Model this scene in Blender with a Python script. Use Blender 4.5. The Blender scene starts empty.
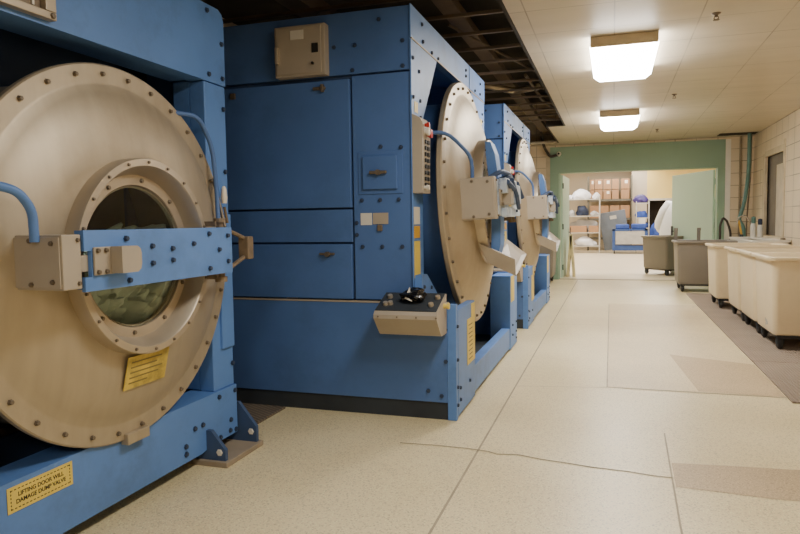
import bpy, bmesh, math, random
from mathutils import Vector, Matrix
random.seed(4)
PI = math.pi
SC = bpy.context.scene
COL = SC.collection
S = 1.2 / 1.3            # everything is laid out in survey units, then brought to metres at the end

# ------------------------------------------------------------------ materials
def lin(c):
    return tuple((v / 12.92 if v <= .04045 else ((v + .055) / 1.055) ** 2.4) for v in c)
def rgb(r, g, b):
    return lin((r / 255, g / 255, b / 255)) + (1,)

def mat(name, col, rough=.5, metal=0, var=.12, scale=6, spec=.5, bump=0, bscale=40, stretch=None, dirt=None, dirt_amt=.3, dscale=2.5):
    m = bpy.data.materials.new(name); m.use_nodes = True
    nt = m.node_tree; N = nt.nodes; L = nt.links
    bs = N['Principled BSDF']
    bs.inputs['Roughness'].default_value = rough
    bs.inputs['Metallic'].default_value = metal
    bs.inputs['Specular IOR Level'].default_value = spec
    tc = N.new('ShaderNodeTexCoord')
    src = tc.outputs['Object']
    if stretch:
        mp = N.new('ShaderNodeMapping'); mp.inputs['Scale'].default_value = stretch
        L.new(src, mp.inputs['Vector']); src = mp.outputs['Vector']
    nz = N.new('ShaderNodeTexNoise'); nz.inputs['Scale'].default_value = scale; nz.inputs['Detail'].default_value = 5
    L.new(src, nz.inputs['Vector'])
    rp = N.new('ShaderNodeValToRGB')
    rp.color_ramp.elements[0].position = .3; rp.color_ramp.elements[1].position = .7
    a = tuple(c * (1 - var) for c in col[:3]) + (1,); b = tuple(min(1, c * (1 + var)) for c in col[:3]) + (1,)
    rp.color_ramp.elements[0].color = a; rp.color_ramp.elements[1].color = b
    L.new(nz.outputs['Fac'], rp.inputs['Fac'])
    out = rp.outputs['Color']
    if dirt:
        n2 = N.new('ShaderNodeTexNoise'); n2.inputs['Scale'].default_value = dscale; n2.inputs['Detail'].default_value = 8
        n2.inputs['Roughness'].default_value = .7
        L.new(tc.outputs['Object'], n2.inputs['Vector'])
        r2 = N.new('ShaderNodeValToRGB'); r2.color_ramp.elements[0].position = .5; r2.color_ramp.elements[1].position = .75
        r2.color_ramp.elements[1].color = (dirt_amt, dirt_amt, dirt_amt, 1)
        L.new(n2.outputs['Fac'], r2.inputs['Fac'])
        mx = N.new('ShaderNodeMixRGB'); mx.inputs['Color2'].default_value = dirt
        L.new(r2.outputs['Color'], mx.inputs['Fac']); L.new(out, mx.inputs['Color1']); out = mx.outputs['Color']
    L.new(out, bs.inputs['Base Color'])
    if bump:
        n3 = N.new('ShaderNodeTexNoise'); n3.inputs['Scale'].default_value = bscale; n3.inputs['Detail'].default_value = 3
        L.new(src, n3.inputs['Vector'])
        bp = N.new('ShaderNodeBump'); bp.inputs['Strength'].default_value = bump; bp.inputs['Distance'].default_value = .01
        L.new(n3.outputs['Fac'], bp.inputs['Height']); L.new(bp.outputs['Normal'], bs.inputs['Normal'])
    return m

def mat_emit(name, col, strength):
    m = bpy.data.materials.new(name); m.use_nodes = True
    bs = m.node_tree.nodes['Principled BSDF']
    bs.inputs['Base Color'].default_value = col
    bs.inputs['Emission Color'].default_value = col
    bs.inputs['Emission Strength'].default_value = strength
    return m

def mat_glass(name, tint, rough=.05):
    m = bpy.data.materials.new(name); m.use_nodes = True
    bs = m.node_tree.nodes['Principled BSDF']
    bs.inputs['Base Color'].default_value = tint
    bs.inputs['Roughness'].default_value = rough
    bs.inputs['Transmission Weight'].default_value = 1
    bs.inputs['IOR'].default_value = 1.2
    return m

def mat_floor(name, c1, c2, chip, rough):
    """ground terrazzo: pale matrix, dark and light chips, large faint blotches"""
    m = bpy.data.materials.new(name); m.use_nodes = True
    nt = m.node_tree; N = nt.nodes; L = nt.links; bs = N['Principled BSDF']
    tc = N.new('ShaderNodeTexCoord')
    big = N.new('ShaderNodeTexNoise'); big.inputs['Scale'].default_value = 1.1; big.inputs['Detail'].default_value = 6
    L.new(tc.outputs['Object'], big.inputs['Vector'])
    rp = N.new('ShaderNodeValToRGB'); rp.color_ramp.elements[0].position = .35; rp.color_ramp.elements[1].position = .65
    rp.color_ramp.elements[0].color = c1; rp.color_ramp.elements[1].color = c2
    L.new(big.outputs['Fac'], rp.inputs['Fac'])
    prev = rp.outputs['Color']
    for sc, col, pos, amt in ((75, chip, .28, .42), (110, tuple(min(1, c * 1.5) for c in c2[:3]) + (1,), .26, .5), (42, chip, .15, .4)):
        v = N.new('ShaderNodeTexVoronoi'); v.inputs['Scale'].default_value = sc; v.inputs['Randomness'].default_value = 1
        L.new(tc.outputs['Object'], v.inputs['Vector'])
        r = N.new('ShaderNodeValToRGB'); r.color_ramp.elements[0].position = pos; r.color_ramp.elements[1].position = pos + .06
        r.color_ramp.elements[0].color = (amt, amt, amt, 1); r.color_ramp.elements[1].color = (0, 0, 0, 1)
        L.new(v.outputs['Distance'], r.inputs['Fac'])
        mx = N.new('ShaderNodeMixRGB'); mx.inputs['Color2'].default_value = col
        L.new(r.outputs['Color'], mx.inputs['Fac']); L.new(prev, mx.inputs['Color1']); prev = mx.outputs['Color']
    L.new(prev, bs.inputs['Base Color'])
    rr = N.new('ShaderNodeMapRange'); rr.inputs['To Min'].default_value = rough - .07; rr.inputs['To Max'].default_value = rough + .1
    L.new(big.outputs['Fac'], rr.inputs['Value']); L.new(rr.outputs['Result'], bs.inputs['Roughness'])
    return m

def mat_grid(name, col, line, axes, w, h, lw, rough=.45, var=.08, lineamt=.8, patch=.0, bump=.0):
    """tiles laid in a straight grid on two object axes"""
    m = bpy.data.materials.new(name); m.use_nodes = True
    nt = m.node_tree; N = nt.nodes; L = nt.links; bs = N['Principled BSDF']
    bs.inputs['Roughness'].default_value = rough
    tc = N.new('ShaderNodeTexCoord'); sp = N.new('ShaderNodeSeparateXYZ'); L.new(tc.outputs['Object'], sp.inputs['Vector'])
    cb = N.new('ShaderNodeCombineXYZ')
    L.new(sp.outputs[axes[0]], cb.inputs['X']); L.new(sp.outputs[axes[1]], cb.inputs['Y'])
    br = N.new('ShaderNodeTexBrick'); br.offset = 0; br.squash = 1
    br.inputs['Scale'].default_value = 1; br.inputs['Brick Width'].default_value = w * S; br.inputs['Row Height'].default_value = h * S
    br.inputs['Mortar Size'].default_value = lw * S; br.inputs['Mortar Smooth'].default_value = .2
    a = tuple(c * (1 - patch) for c in col[:3]) + (1,)
    br.inputs['Color1'].default_value = col; br.inputs['Color2'].default_value = a; br.inputs['Mortar'].default_value = line
    L.new(cb.outputs['Vector'], br.inputs['Vector'])
    nz = N.new('ShaderNodeTexNoise'); nz.inputs['Scale'].default_value = 1.6; nz.inputs['Detail'].default_value = 6
    mp = N.new('ShaderNodeMapping'); mp.inputs['Scale'].default_value = (1, 3, 1)
    L.new(tc.outputs['Object'], mp.inputs['Vector']); L.new(mp.outputs['Vector'], nz.inputs['Vector'])
    r = N.new('ShaderNodeMapRange'); r.inputs['From Min'].default_value = .25; r.inputs['From Max'].default_value = .75
    r.inputs['To Min'].default_value = 1 - var; r.inputs['To Max'].default_value = 1 + var
    L.new(nz.outputs['Fac'], r.inputs['Value'])
    # fade the joint lines irregularly
    n2 = N.new('ShaderNodeTexNoise'); n2.inputs['Scale'].default_value = 2.2
    L.new(tc.outputs['Object'], n2.inputs['Vector'])
    r2 = N.new('ShaderNodeMapRange'); r2.inputs['From Min'].default_value = .35; r2.inputs['From Max'].default_value = .65
    r2.inputs['To Min'].default_value = lineamt * .35; r2.inputs['To Max'].default_value = lineamt
    L.new(n2.outputs['Fac'], r2.inputs['Value'])
    mx = N.new('ShaderNodeMixRGB'); mx.inputs['Color1'].default_value = col
    L.new(r2.outputs['Result'], mx.inputs['Fac']); L.new(br.outputs['Color'], mx.inputs['Color2'])
    ml = N.new('ShaderNodeMixRGB'); ml.blend_type = 'MULTIPLY'; ml.inputs['Fac'].default_value = 1
    L.new(mx.outputs['Color'], ml.inputs['Color1'])
    L.new(r.outputs['Result'], ml.inputs['Color2'])
    L.new(ml.outputs['Color'], bs.inputs['Base Color'])
    if bump:
        b = N.new('ShaderNodeBump'); b.inputs['Strength'].default_value = bump; b.inputs['Distance'].default_value = .004; b.invert = True
        L.new(br.outputs['Fac'], b.inputs['Height']); L.new(b.outputs['Normal'], bs.inputs['Normal'])
    return m

def mat_ribbed(name, c1, c2, freq, direction, rough=.8):
    m = bpy.data.materials.new(name); m.use_nodes = True
    nt = m.node_tree; N = nt.nodes; L = nt.links; bs = N['Principled BSDF']; bs.inputs['Roughness'].default_value = rough
    tc = N.new('ShaderNodeTexCoord')
    mp = N.new('ShaderNodeMapping'); mp.inputs['Rotation'].default_value = (0, 0, direction)
    L.new(tc.outputs['Object'], mp.inputs['Vector'])
    wv = N.new('ShaderNodeTexWave'); wv.inputs['Scale'].default_value = freq; wv.bands_direction = 'X'
    L.new(mp.outputs['Vector'], wv.inputs['Vector'])
    nz = N.new('ShaderNodeTexNoise'); nz.inputs['Scale'].default_value = 3; nz.inputs['Detail'].default_value = 6
    L.new(tc.outputs['Object'], nz.inputs['Vector'])
    ad = N.new('ShaderNodeMath'); ad.operation = 'MULTIPLY_ADD'; ad.inputs[1].default_value = .45
    mm = N.new('ShaderNodeMath'); mm.operation = 'MULTIPLY_ADD'; mm.inputs[1].default_value = .9; mm.inputs[2].default_value = -.2
    L.new(nz.outputs['Fac'], mm.inputs[0])
    L.new(wv.outputs['Fac'], ad.inputs[0]); L.new(mm.outputs[0], ad.inputs[2])
    rp = N.new('ShaderNodeValToRGB'); rp.color_ramp.elements[0].color = c1; rp.color_ramp.elements[1].color = c2
    L.new(ad.outputs[0], rp.inputs['Fac']); L.new(rp.outputs['Color'], bs.inputs['Base Color'])
    b = N.new('ShaderNodeBump'); b.inputs['Strength'].default_value = .5; b.inputs['Distance'].default_value = .01
    L.new(wv.outputs['Fac'], b.inputs['Height']); L.new(b.outputs['Normal'], bs.inputs['Normal'])
    return m

M = {}
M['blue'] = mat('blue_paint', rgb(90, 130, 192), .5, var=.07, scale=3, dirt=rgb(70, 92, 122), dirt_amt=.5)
M['blue_shaded'] = mat('blue_paint_shaded', rgb(76, 108, 162), .55, var=.09, scale=2, dirt=rgb(62, 88, 126), dirt_amt=.5)  # same blue paint, darkened in its colour for the less lit side faces
M['blue_dark'] = mat('blue_paint_dark_shade', rgb(60, 80, 114), .6, var=.12, scale=3)  # blue darkened further for shade inside; levers, hoses and brackets use it too
M['blue_worn'] = mat('blue_paint_worn', rgb(186, 196, 206), .5, var=.12, scale=8, dirt=rgb(58, 92, 146), dirt_amt=1, dscale=14)
M['steel'] = mat('brushed_steel', rgb(178, 164, 140), .48, metal=.5, var=.06, scale=3, stretch=(1, 6, 1), dirt=rgb(150, 132, 106), dirt_amt=.5, dscale=1.6)
M['steel_dark'] = mat('drum_steel', rgb(120, 114, 104), .55, metal=.2, var=.15)
M['steel_ring'] = mat('ring_steel', rgb(184, 170, 148), .4, metal=.55, var=.06, scale=6)
M['tan'] = mat('tan_enamel', rgb(170, 158, 140), .5, var=.05, scale=4, dirt=rgb(140, 124, 104), dirt_amt=.25)
M['bolt'] = mat('bolt_steel', rgb(120, 108, 92), .45, metal=.5)
M['bolt_dark'] = mat('bolt_painted', rgb(44, 58, 82), .55)
M['black'] = mat('black_rubber', rgb(34, 32, 30), .6)
M['black_gloss'] = mat('black_plastic_film', rgb(22, 22, 24), .18, bump=.3, bscale=14)
M['skirt'] = mat('skirt_black', rgb(46, 52, 58), .7, var=.25, scale=5)
M['pad'] = mat('foot_pad', rgb(150, 136, 116), .7, var=.15)
M['rust'] = mat('hinge_bronze', rgb(128, 112, 92), .5, metal=.3, var=.25, scale=20)
M['yellow'] = mat('label_yellow', rgb(222, 196, 92), .5, var=.06, scale=12)
M['yellow_dirty'] = mat('label_yellow_worn', rgb(206, 178, 76), .5, var=.1, scale=9, dirt=rgb(84, 74, 48), dirt_amt=.9, dscale=5)
M['orange'] = mat('label_orange', rgb(214, 164, 60), .5)
M['label_white'] = mat('label_white', rgb(216, 210, 196), .5, var=.04)
M['ink'] = mat('label_ink', rgb(52, 48, 38), .6)
M['ink_soft'] = mat('label_ink_faded', rgb(120, 106, 60), .6)
M['red'] = mat('red_button', rgb(190, 46, 44), .35)
M['bin_tan'] = mat('cream_plastic', rgb(226, 208, 172), .42, var=.04, scale=2.5, dirt=rgb(190, 168, 132), dirt_amt=.35)
M['bin_grey'] = mat('grey_plastic', rgb(122, 114, 102), .45, var=.05, scale=3)
M['green'] = mat('green_paint', rgb(142, 170, 146), .5, var=.05, scale=2)
M['green_pale'] = mat('green_paint_door', rgb(178, 202, 184), .4, var=.03, scale=1.2)
M['wood_beam'] = mat('plenum_runner', rgb(92, 78, 64), .7, var=.2, scale=5)
M['plenum'] = mat('plenum_dark', rgb(44, 38, 32), .9, var=.45, scale=1.6)
M['pipe'] = mat('pipe_shiny', rgb(196, 182, 160), .35, metal=.6)
M['green_pipe'] = mat('green_hose', rgb(92, 128, 118), .5, var=.15)
M['cord'] = mat('dark_cord', rgb(58, 50, 44), .6)
M['white'] = mat('white_enamel', rgb(236, 230, 216), .35, var=.03)
M['beige_wall'] = mat('beige_wall', rgb(204, 190, 166), .7, var=.04, scale=1)
M['yellow_wall'] = mat('yellow_wall', rgb(240, 212, 130), .6, var=.03, scale=1)
M['carton'] = mat('carton', rgb(166, 126, 90), .7, var=.07, scale=4)
M['tape'] = mat('carton_label', rgb(238, 226, 208), .5)
M['linen'] = mat('white_linen', rgb(238, 236, 240), .8, var=.04, bump=.5, bscale=14)
M['linen_grey'] = mat('grey_linen', rgb(176, 174, 172), .8, var=.1, bump=.5, bscale=12)
M['linen_green'] = mat('greenish_linen', rgb(206, 218, 204), .8, var=.25, scale=9, bump=.9, bscale=12)
M['navy'] = mat('navy_cloth', rgb(40, 48, 70), .8, var=.25, scale=8, bump=.5, bscale=12)
M['blue_cloth'] = mat('blue_cloth', rgb(52, 80, 160), .75, var=.25, scale=7, bump=.5, bscale=12)
M['purple'] = mat('violet_bag', rgb(72, 60, 128), .5, var=.4, scale=6, bump=.4)
M['shelf'] = mat('shelf_metal', rgb(206, 202, 192), .4, metal=.4)
M['shelf_dark'] = mat('shelf_dark_metal', rgb(104, 98, 84), .5)
M['grey_panel'] = mat('grey_board', rgb(120, 128, 138), .6, var=.05)
M['cart_blue'] = mat('cart_blue', rgb(48, 78, 140), .5, var=.12)
M['coat'] = mat('white_coat', rgb(240, 238, 236), .8, var=.03, scale=3, bump=.25, bscale=9)
M['skin'] = mat('skin', rgb(196, 152, 124), .55, var=.05)
M['hair'] = mat('dark_hair', rgb(52, 42, 34), .6, var=.3, scale=30)
M['trousers'] = mat('dark_trousers', rgb(60, 62, 74), .8)
M['eye'] = mat('eye_dark', rgb(40, 34, 30), .3)
M['lip'] = mat('lip', rgb(166, 104, 92), .5)
M['sign_cream'] = mat('sign_cream', rgb(232, 214, 164), .5)
M['mat_brown'] = mat_ribbed('rubber_mat', rgb(126, 110, 94), rgb(158, 140, 122), 14, 0)
M['mat_dark'] = mat_ribbed('ribbed_mat', rgb(66, 58, 48), rgb(142, 126, 106), 11, PI / 2 + .5)
M['floor'] = mat_floor('terrazzo', rgb(218, 199, 154), rgb(232, 215, 172), rgb(140, 124, 98), .34)
M['floor_patch'] = mat_floor('terrazzo_patch', rgb(204, 183, 142), rgb(220, 200, 158), rgb(132, 116, 92), .42)
M['floor_brown'] = mat_floor('terrazzo_brown', rgb(178, 154, 118), rgb(194, 170, 132), rgb(126, 108, 86), .5)
M['joint'] = mat('floor_joint', rgb(164, 150, 124), .7, var=.2)
M['crack'] = mat('floor_crack', rgb(150, 134, 108), .8, var=.2)
M['back_floor'] = mat('far_floor', rgb(224, 208, 176), .35, var=.05, scale=.6)
M['ceiling'] = mat_grid('ceiling_tile', rgb(202, 190, 168), rgb(136, 124, 106), 'XY', .66, .66, .006, .4, .07, .9, .05)
M['tile'] = mat_grid('glazed_block', rgb(216, 198, 168), rgb(120, 104, 82), 'YZ', .4, .243, .007, .35, .05, 1.0, .05, .4)
M['tile_x'] = mat_grid('glazed_block_back', rgb(222, 204, 174), rgb(124, 108, 86), 'XZ', .4, .243, .007, .35, .05, 1.0, .05, .4)
M['trim_tan'] = mat('trim_tan', rgb(198, 182, 152), .5)
M['pane_grey'] = mat('window_grey', rgb(120, 112, 102), .25, var=.1)
M['pane_light'] = mat('window_light_panel', rgb(196, 184, 160), .5)
M['lens'] = mat_emit('lamp_lens', (1, .965, .91, 1), 24)
M['glass'] = mat_glass('door_glass', (.86, .9, .86, 1), .02)
M['sign_dark'] = mat('dark_screen', rgb(60, 54, 50), .4)

# ------------------------------------------------------------------ mesh helpers
ORG = {}
def thing(name, label, cat, loc=(0, 0, 0), group=None):
    o = bpy.data.objects.new(name, None); COL.objects.link(o)
    o.location = loc; o['label'] = label; o['category'] = cat
    o.empty_display_size = .1
    if group: o['group'] = group
    ORG[o.name] = Vector(loc)
    return o
def org(p):
    return ORG[p.name] if p is not None else Vector((0, 0, 0))
def obj(name, bm, m, parent=None, smooth=False):
    me = bpy.data.meshes.new(name)
    bmesh.ops.recalc_face_normals(bm, faces=bm.faces)
    off = org(parent)
    if off.length: bmesh.ops.translate(bm, verts=bm.verts, vec=-off)
    bm.to_mesh(me); bm.free()
    if smooth:
        for p in me.polygons: p.use_smooth = True
        try: me.set_sharp_from_angle(angle=math.radians(38))
        except Exception: pass
    me.materials.append(m)
    o = bpy.data.objects.new(name, me); COL.objects.link(o)
    o.parent = parent
    ORG[o.name] = off.copy()
    return o
def tag(o, label, cat, group=None):
    o['label'] = label; o['category'] = cat
    if group: o['group'] = group
    return o
def struct(name, bm, m, parent=None, smooth=False):
    o = obj(name, bm, m, parent, smooth)
    if parent is None: o['kind'] = 'structure'
    return o
def NB(): return bmesh.new()

def box(bm, x0, x1, y0, y1, z0, z1, bev=0, X=None):
    vs = [bm.verts.new(p) for p in ((x0, y0, z0), (x1, y0, z0), (x1, y1, z0), (x0, y1, z0), (x0, y0, z1), (x1, y0, z1), (x1, y1, z1), (x0, y1, z1))]
    fs = [bm.faces.new([vs[i] for i in q]) for q in ((0, 3, 2, 1), (4, 5, 6, 7), (0, 1, 5, 4), (1, 2, 6, 5), (2, 3, 7, 6), (3, 0, 4, 7))]
    vv = vs
    if bev:
        es = list({e for f in fs for e in f.edges})
        r = bmesh.ops.bevel(bm, geom=es, offset=bev, segments=2, affect='EDGES', profile=.5)
        vv = list({v for f in r['faces'] for v in f.verts} | {v for v in vs if v.is_valid})
    if X is not None:
        vv = [v for v in vv if v.is_valid]
        bmesh.ops.transform(bm, matrix=X, verts=vv)
    return bm
def bx(*a, **k): return box(NB(), *a, **k)

def prism(bm, poly, axis, a, b):
    """extrude a 2-D polygon along an axis; poly in the two other axes, in order"""
    def P(u, v, t):
        return ((t, u, v), (u, t, v), (u, v, t))[axis]
    A = [bm.verts.new(P(u, v, a)) for u, v in poly]; B = [bm.verts.new(P(u, v, b)) for u, v in poly]
    n = len(poly)
    bm.faces.new(A); bm.faces.new(B[::-1])
    for i in range(n): bm.faces.new((A[i], A[(i + 1) % n], B[(i + 1) % n], B[i]))
    return bm

def lathe(bm, prof, c, axis=0, seg=64, closed=False, X=None):
    """profile of (radius, offset along axis)"""
    rings = []; new = []
    for r, t in prof:
        ring = []
        if r < 1e-6:
            p = [0, 0, 0]; p[axis] = t
            v = bm.verts.new(p); ring = [v] * seg; new.append(v)
        else:
            for i in range(seg):
                a = 2 * PI * i / seg
                u, w = r * math.cos(a), r * math.sin(a)
                p = ((t, u, w), (u, t, w), (u, w, t))[axis]
                v = bm.verts.new(p); ring.append(v); new.append(v)
        rings.append(ring)
    pairs = list(zip(rings, rings[1:])) + ([(rings[-1], rings[0])] if closed else [])
    for A, B in pairs:
        for i in range(seg):
            j = (i + 1) % seg
            q = []
            for v in (A[i], A[j], B[j], B[i]):
                if v not in q: q.append(v)
            if len(q) > 2:
                try: bm.faces.new(q)
                except ValueError: pass
    T = X if X is not None else Matrix.Translation(c)
    bmesh.ops.transform(bm, matrix=T, verts=new)
    return bm

def tube(bm, pts, r, seg=10, rad=None, cap=True):
    pts = [Vector(p) for p in pts]
    if len(pts) == 2: pass
    up = None; rings = []
    for i, p in enumerate(pts):
        d = (pts[min(i + 1, len(pts) - 1)] - pts[max(i - 1, 0)]).normalized()
        if up is None:
            up = Vector((0, 0, 1)) if abs(d.z) < .9 else Vector((1, 0, 0))
        u = (up - d * up.dot(d))
        if u.length < 1e-4: u = d.orthogonal()
        u.normalize(); w = d.cross(u); up = u
        rr = rad[i] if rad else r
        rings.append([bm.verts.new(p + (u * math.cos(2 * PI * k / seg) + w * math.sin(2 * PI * k / seg)) * rr) for k in range(seg)])
    for A, B in zip(rings, rings[1:]):
        for k in range(seg): bm.faces.new((A[k], A[(k + 1) % seg], B[(k + 1) % seg], B[k]))
    if cap:
        bm.faces.new(rings[0][::-1]); bm.faces.new(rings[-1])
    return bm
def arc(pts, n=5):
    """round the corners of a polyline"""
    pts = [Vector(p) for p in pts]; out = [pts[0]]
    for a, b, c in zip(pts, pts[1:], pts[2:]):
        l = min((b - a).length, (c - b).length) * .4
        p, q = b + (a - b).normalized() * l, b + (c - b).normalized() * l
        for i in range(n + 1):
            t = i / n; out.append(p * (1 - t) ** 2 + b * 2 * t * (1 - t) + q * t * t)
    return out + [pts[-1]]

def blob(bm, c, r, seed, amp=.25, sub=3, flat=None):
    """lumpy heap of cloth"""
    rs = random.Random(seed)
    res = bmesh.ops.create_icosphere(bm, subdivisions=sub, radius=1)
    ks = [(Vector((rs.uniform(-1, 1), rs.uniform(-1, 1), rs.uniform(-1, 1))).normalized(), rs.uniform(2, 5), rs.uniform(0, 6)) for _ in range(9)]
    for v in res['verts']:
        n = v.co.normalized()
        d = sum(math.sin(k.dot(n) * f * 1.6 + ph) for k, f, ph in ks) / 9
        n = n * (1 + amp * d * 2)
        p = Vector((n.x * r[0], n.y * r[1], n.z * r[2]))
        if flat is not None and p.z < -flat * r[2]: p.z = -flat * r[2]
        v.co = p + Vector(c)
    return bm

BOLT = {}
def bolt_mesh(key, r, h, m, hexa=True):
    if key in BOLT: return BOLT[key]
    bm = NB(); lathe(bm, [(r * 1.25, 0), (r * 1.25, h * .25), (r, h * .25), (r, h * .9), (r * .75, h), (0, h)], (0, 0, 0), 0, 6 if hexa else 10)
    bmesh.ops.recalc_face_normals(bm, faces=bm.faces)
    me = bpy.data.meshes.new('bolt_' + key); bm.to_mesh(me); bm.free(); me.materials.append(m); BOLT[key] = me
    return me
def bolts(parent, pts, key='steel', r=.011, h=.014, m=None, direction='x', tilt=None):
    me = bolt_mesh(key, r, h, m or M['bolt'])
    for p in pts:
        o = bpy.data.objects.new('bolt', me); COL.objects.link(o); o.parent = parent
        o.location = Vector(p) - org(parent)
        if direction == '-y': o.rotation_euler = (0, 0, -PI / 2)
        if tilt: o.rotation_euler = (0, tilt, 0)
        ORG[o.name] = org(parent).copy()

def lettering(text, parent, m, c, size, normal='+x', name='lettering', align='CENTER', rot=None):
    cu = bpy.data.curves.new('t', 'FONT'); cu.body = text; cu.size = size; cu.align_x = align; cu.align_y = 'CENTER'; cu.extrude = .0006; cu.offset = .0005
    cu.space_line = 1.15
    to = bpy.data.objects.new('t', cu); COL.objects.link(to)
    bpy.context.view_layer.update()
    me = bpy.data.meshes.new_from_object(to.evaluated_get(bpy.context.evaluated_depsgraph_get()))
    bpy.data.objects.remove(to); bpy.data.curves.remove(cu)
    R = {'+x': Matrix(((0, 0, 1, 0), (1, 0, 0, 0), (0, 1, 0, 0), (0, 0, 0, 1))), '-y': Matrix(((1, 0, 0, 0), (0, 0, -1, 0), (0, 1, 0, 0), (0, 0, 0, 1)))}[normal]
    if rot: R = R @ Matrix.Rotation(rot, 4, 'Z')
    me.transform(Matrix.Translation(Vector(c) - org(parent)) @ R)
    me.materials.clear(); me.materials.append(m)
    o = bpy.data.objects.new(name, me); COL.objects.link(o); o.parent = parent; ORG[o.name] = org(parent).copy()
    return o

def dup(root, loc, label=None, group=None, rotz=None):
    r = root.copy(); COL.objects.link(r); r.location = loc
    if rotz is not None: r.rotation_euler = (0, 0, rotz)
    if label: r['label'] = label
    if group: r['group'] = group
    for ch in list(root.children):
        c = ch.copy(); COL.objects.link(c); c.parent = r
        for g in list(ch.children):
            d = g.copy(); COL.objects.link(d); d.parent = c
    return r

# ------------------------------------------------------------------ room shell
XR, YB, ZC, XE = 2.65, 14.7, 2.92, -.79
struct('floor', bx(-4.6, XR + .2, -4, 14.95, -.1, 0), M['floor'])
struct('floor_far_room', bx(-5, 5.5, 14.95, 30.2, -.1, 0), M['back_floor'])
c = NB(); box(c, XE, XR + .2, -4, 11.8, ZC, ZC + .05); box(c, -1.09, XR + .2, 11.8, YB, ZC, ZC + .05); box(c, -4.6, -1.09, 14.3, YB, ZC, ZC + .05)
struct('ceiling', c, M['ceiling'])
struct('ceiling_upper_slab', bx(-4.6, XR + .2, -4, YB, 3.85, 3.95), M['plenum'])
struct('wall_left', bx(-4.75, -4.6, -4, YB + .25, -.1, 3.95), M['tile'])
struct('wall_rear', bx(-4.75, XR + .2, -4.15, -4, -.1, 3.95), M['beige_wall'])
# right wall with a window opening
WY0, WY1, WZ0, WZ1 = 12.13, 13.75, .96, 2.44
w = NB()
box(w, XR, XR + .25, -4, WY0, -.1, 3.95); box(w, XR, XR + .25, WY1, YB + .25, -.1, 3.95)
box(w, XR, XR + .25, WY0, WY1, -.1, WZ0); box(w, XR, XR + .25, WY0, WY1, WZ1, 3.95)
struct('wall_right', w, M['tile'])
# back wall with wide doorway
w = NB()
box(w, -4.6, -1.31, YB, YB + .25, -.1, 3.95); box(w, 2.14, XR, YB, YB + .25, -.1, 3.95); box(w, -1.31, 2.14, YB, YB + .25, 2.86, 3.95)
struct('wall_back', w, M['tile_x'])
struct('trim_1', bx(-1.31, 2.14, YB - .03, YB + .25, 2.31, 2.87, bev=.006), M['green'])
g = NB(); box(g, -1.31, -1.12, YB - .03, YB + .25, 0, 2.31, bev=.006); box(g, -1.14, -1.10, YB + .1, YB + .16, 0, 2.31)
struct('trim_2', g, M['green'])
g = NB(); box(g, 2.0, 2.14, YB - .03, YB + .25, 0, 2.31, bev=.006)
struct('trim_3', g, M['green'])
struct('trim_4', bx(2.14, 2.24, YB - .015, YB, 0, 2.87), M['white'])
struct('trim_5', bx(-1.40, -1.31, YB - .015, YB, 0, 2.87), M['trim_tan'])
struct('trim_6', bx(-1.31, 2.14, YB + .02, YB + .2, 0, .006), M['joint'])
# window on the right wall
wn = struct('window_1', bx(XR + .07, XR + .09, WY0, WY1, WZ0, WZ1), M['pane_grey'])
f = NB()
box(f, XR - .02, XR + .04, WY0 - .02, WY0 + .07, WZ0 - .03, WZ1 + .12, bev=.004); box(f, XR - .012, XR + .04, WY1 - .14, WY1 + .02, WZ0 - .03, WZ1 + .02, bev=.004)
box(f, XR - .012, XR + .04, WY0 + .07, WY1 - .14, WZ1 - .05, WZ1 + .05, bev=.004)
obj('window_frame', f, M['trim_tan'], wn)
obj('light_panel', bx(XR + .05, XR + .068, WY0 + .08, 12.96, WZ0 + .011, 2.2), M['pane_light'], wn)
obj('window_sill', bx(XR - .05, XR + .07, WY0, WY1, WZ0 - .03, WZ0 + .01, bev=.005), M['trim_tan'], wn)
# floor joints, crack and repaired areas
n = 7
def line_on_floor(pts, w, m, z=.0022):
    global n
    bm = NB(); P = [Vector((p[0], p[1], z)) for p in pts]
    L_, R_ = [], []
    for i, p in enumerate(P):
        d = (P[min(i + 1, len(P) - 1)] - P[max(i - 1, 0)]).normalized(); s = Vector((-d.y, d.x, 0)) * w / 2
        L_.append(bm.verts.new(p + s)); R_.append(bm.verts.new(p - s))
    for i in range(len(P) - 1): bm.faces.new((L_[i], L_[i + 1], R_[i + 1], R_[i]))
    struct('trim_%d' % n, bm, m); n += 1
def patch(poly, m, z=.0012):
    global n
    bm = NB(); bm.faces.new([bm.verts.new((x, y, z)) for x, y in poly]); struct('trim_%d' % n, bm, m); n += 1
line_on_floor([(-.72, -3), (-.72, 14.6)], .012, M['joint'])
line_on_floor([(.285, -3), (.28, 2.9), (.305, 4.2)], .009, M['joint'])
line_on_floor([(-.035, 5.26), (-.05, 10.5)], .010, M['joint'])
line_on_floor([(-1.187, 3.605), (-.95, 3.62), (-.77, 3.615), (-.66, 3.60), (-.61, 3.57), (-.5, 3.595), (-.36, 3.555), (-.22, 3.535), (-.1, 3.51), (.08, 3.50), (.2, 3.475), (.292, 3.472)], .010, M['crack'])
line_on_floor([(-.035, 5.26), (1.2, 5.265)], .012, M['joint'], .0028)
line_on_floor([(-.72, 5.12), (-.035, 5.24)], .006, M['joint'])
line_on_floor([(-.72, 8.35), (-.04, 8.4)], .006, M['joint'])
patch([(-.035, 5.26), (1.195, 5.26), (1.195, 10.6), (-.05, 10.6)], M['floor_patch'])
patch([(.62, 5.30), (1.195, 5.28), (1.195, 6.4), (.52, 6.7)], M['floor_brown'], .0017)
patch([(.30, 3.36), (.305, 3.69), (.62, 3.73), (1.4, 3.80), (2.6, 3.86), (2.6, 3.44), (1.4, 3.36), (.7, 3.33)], M['floor_brown'])

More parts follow.
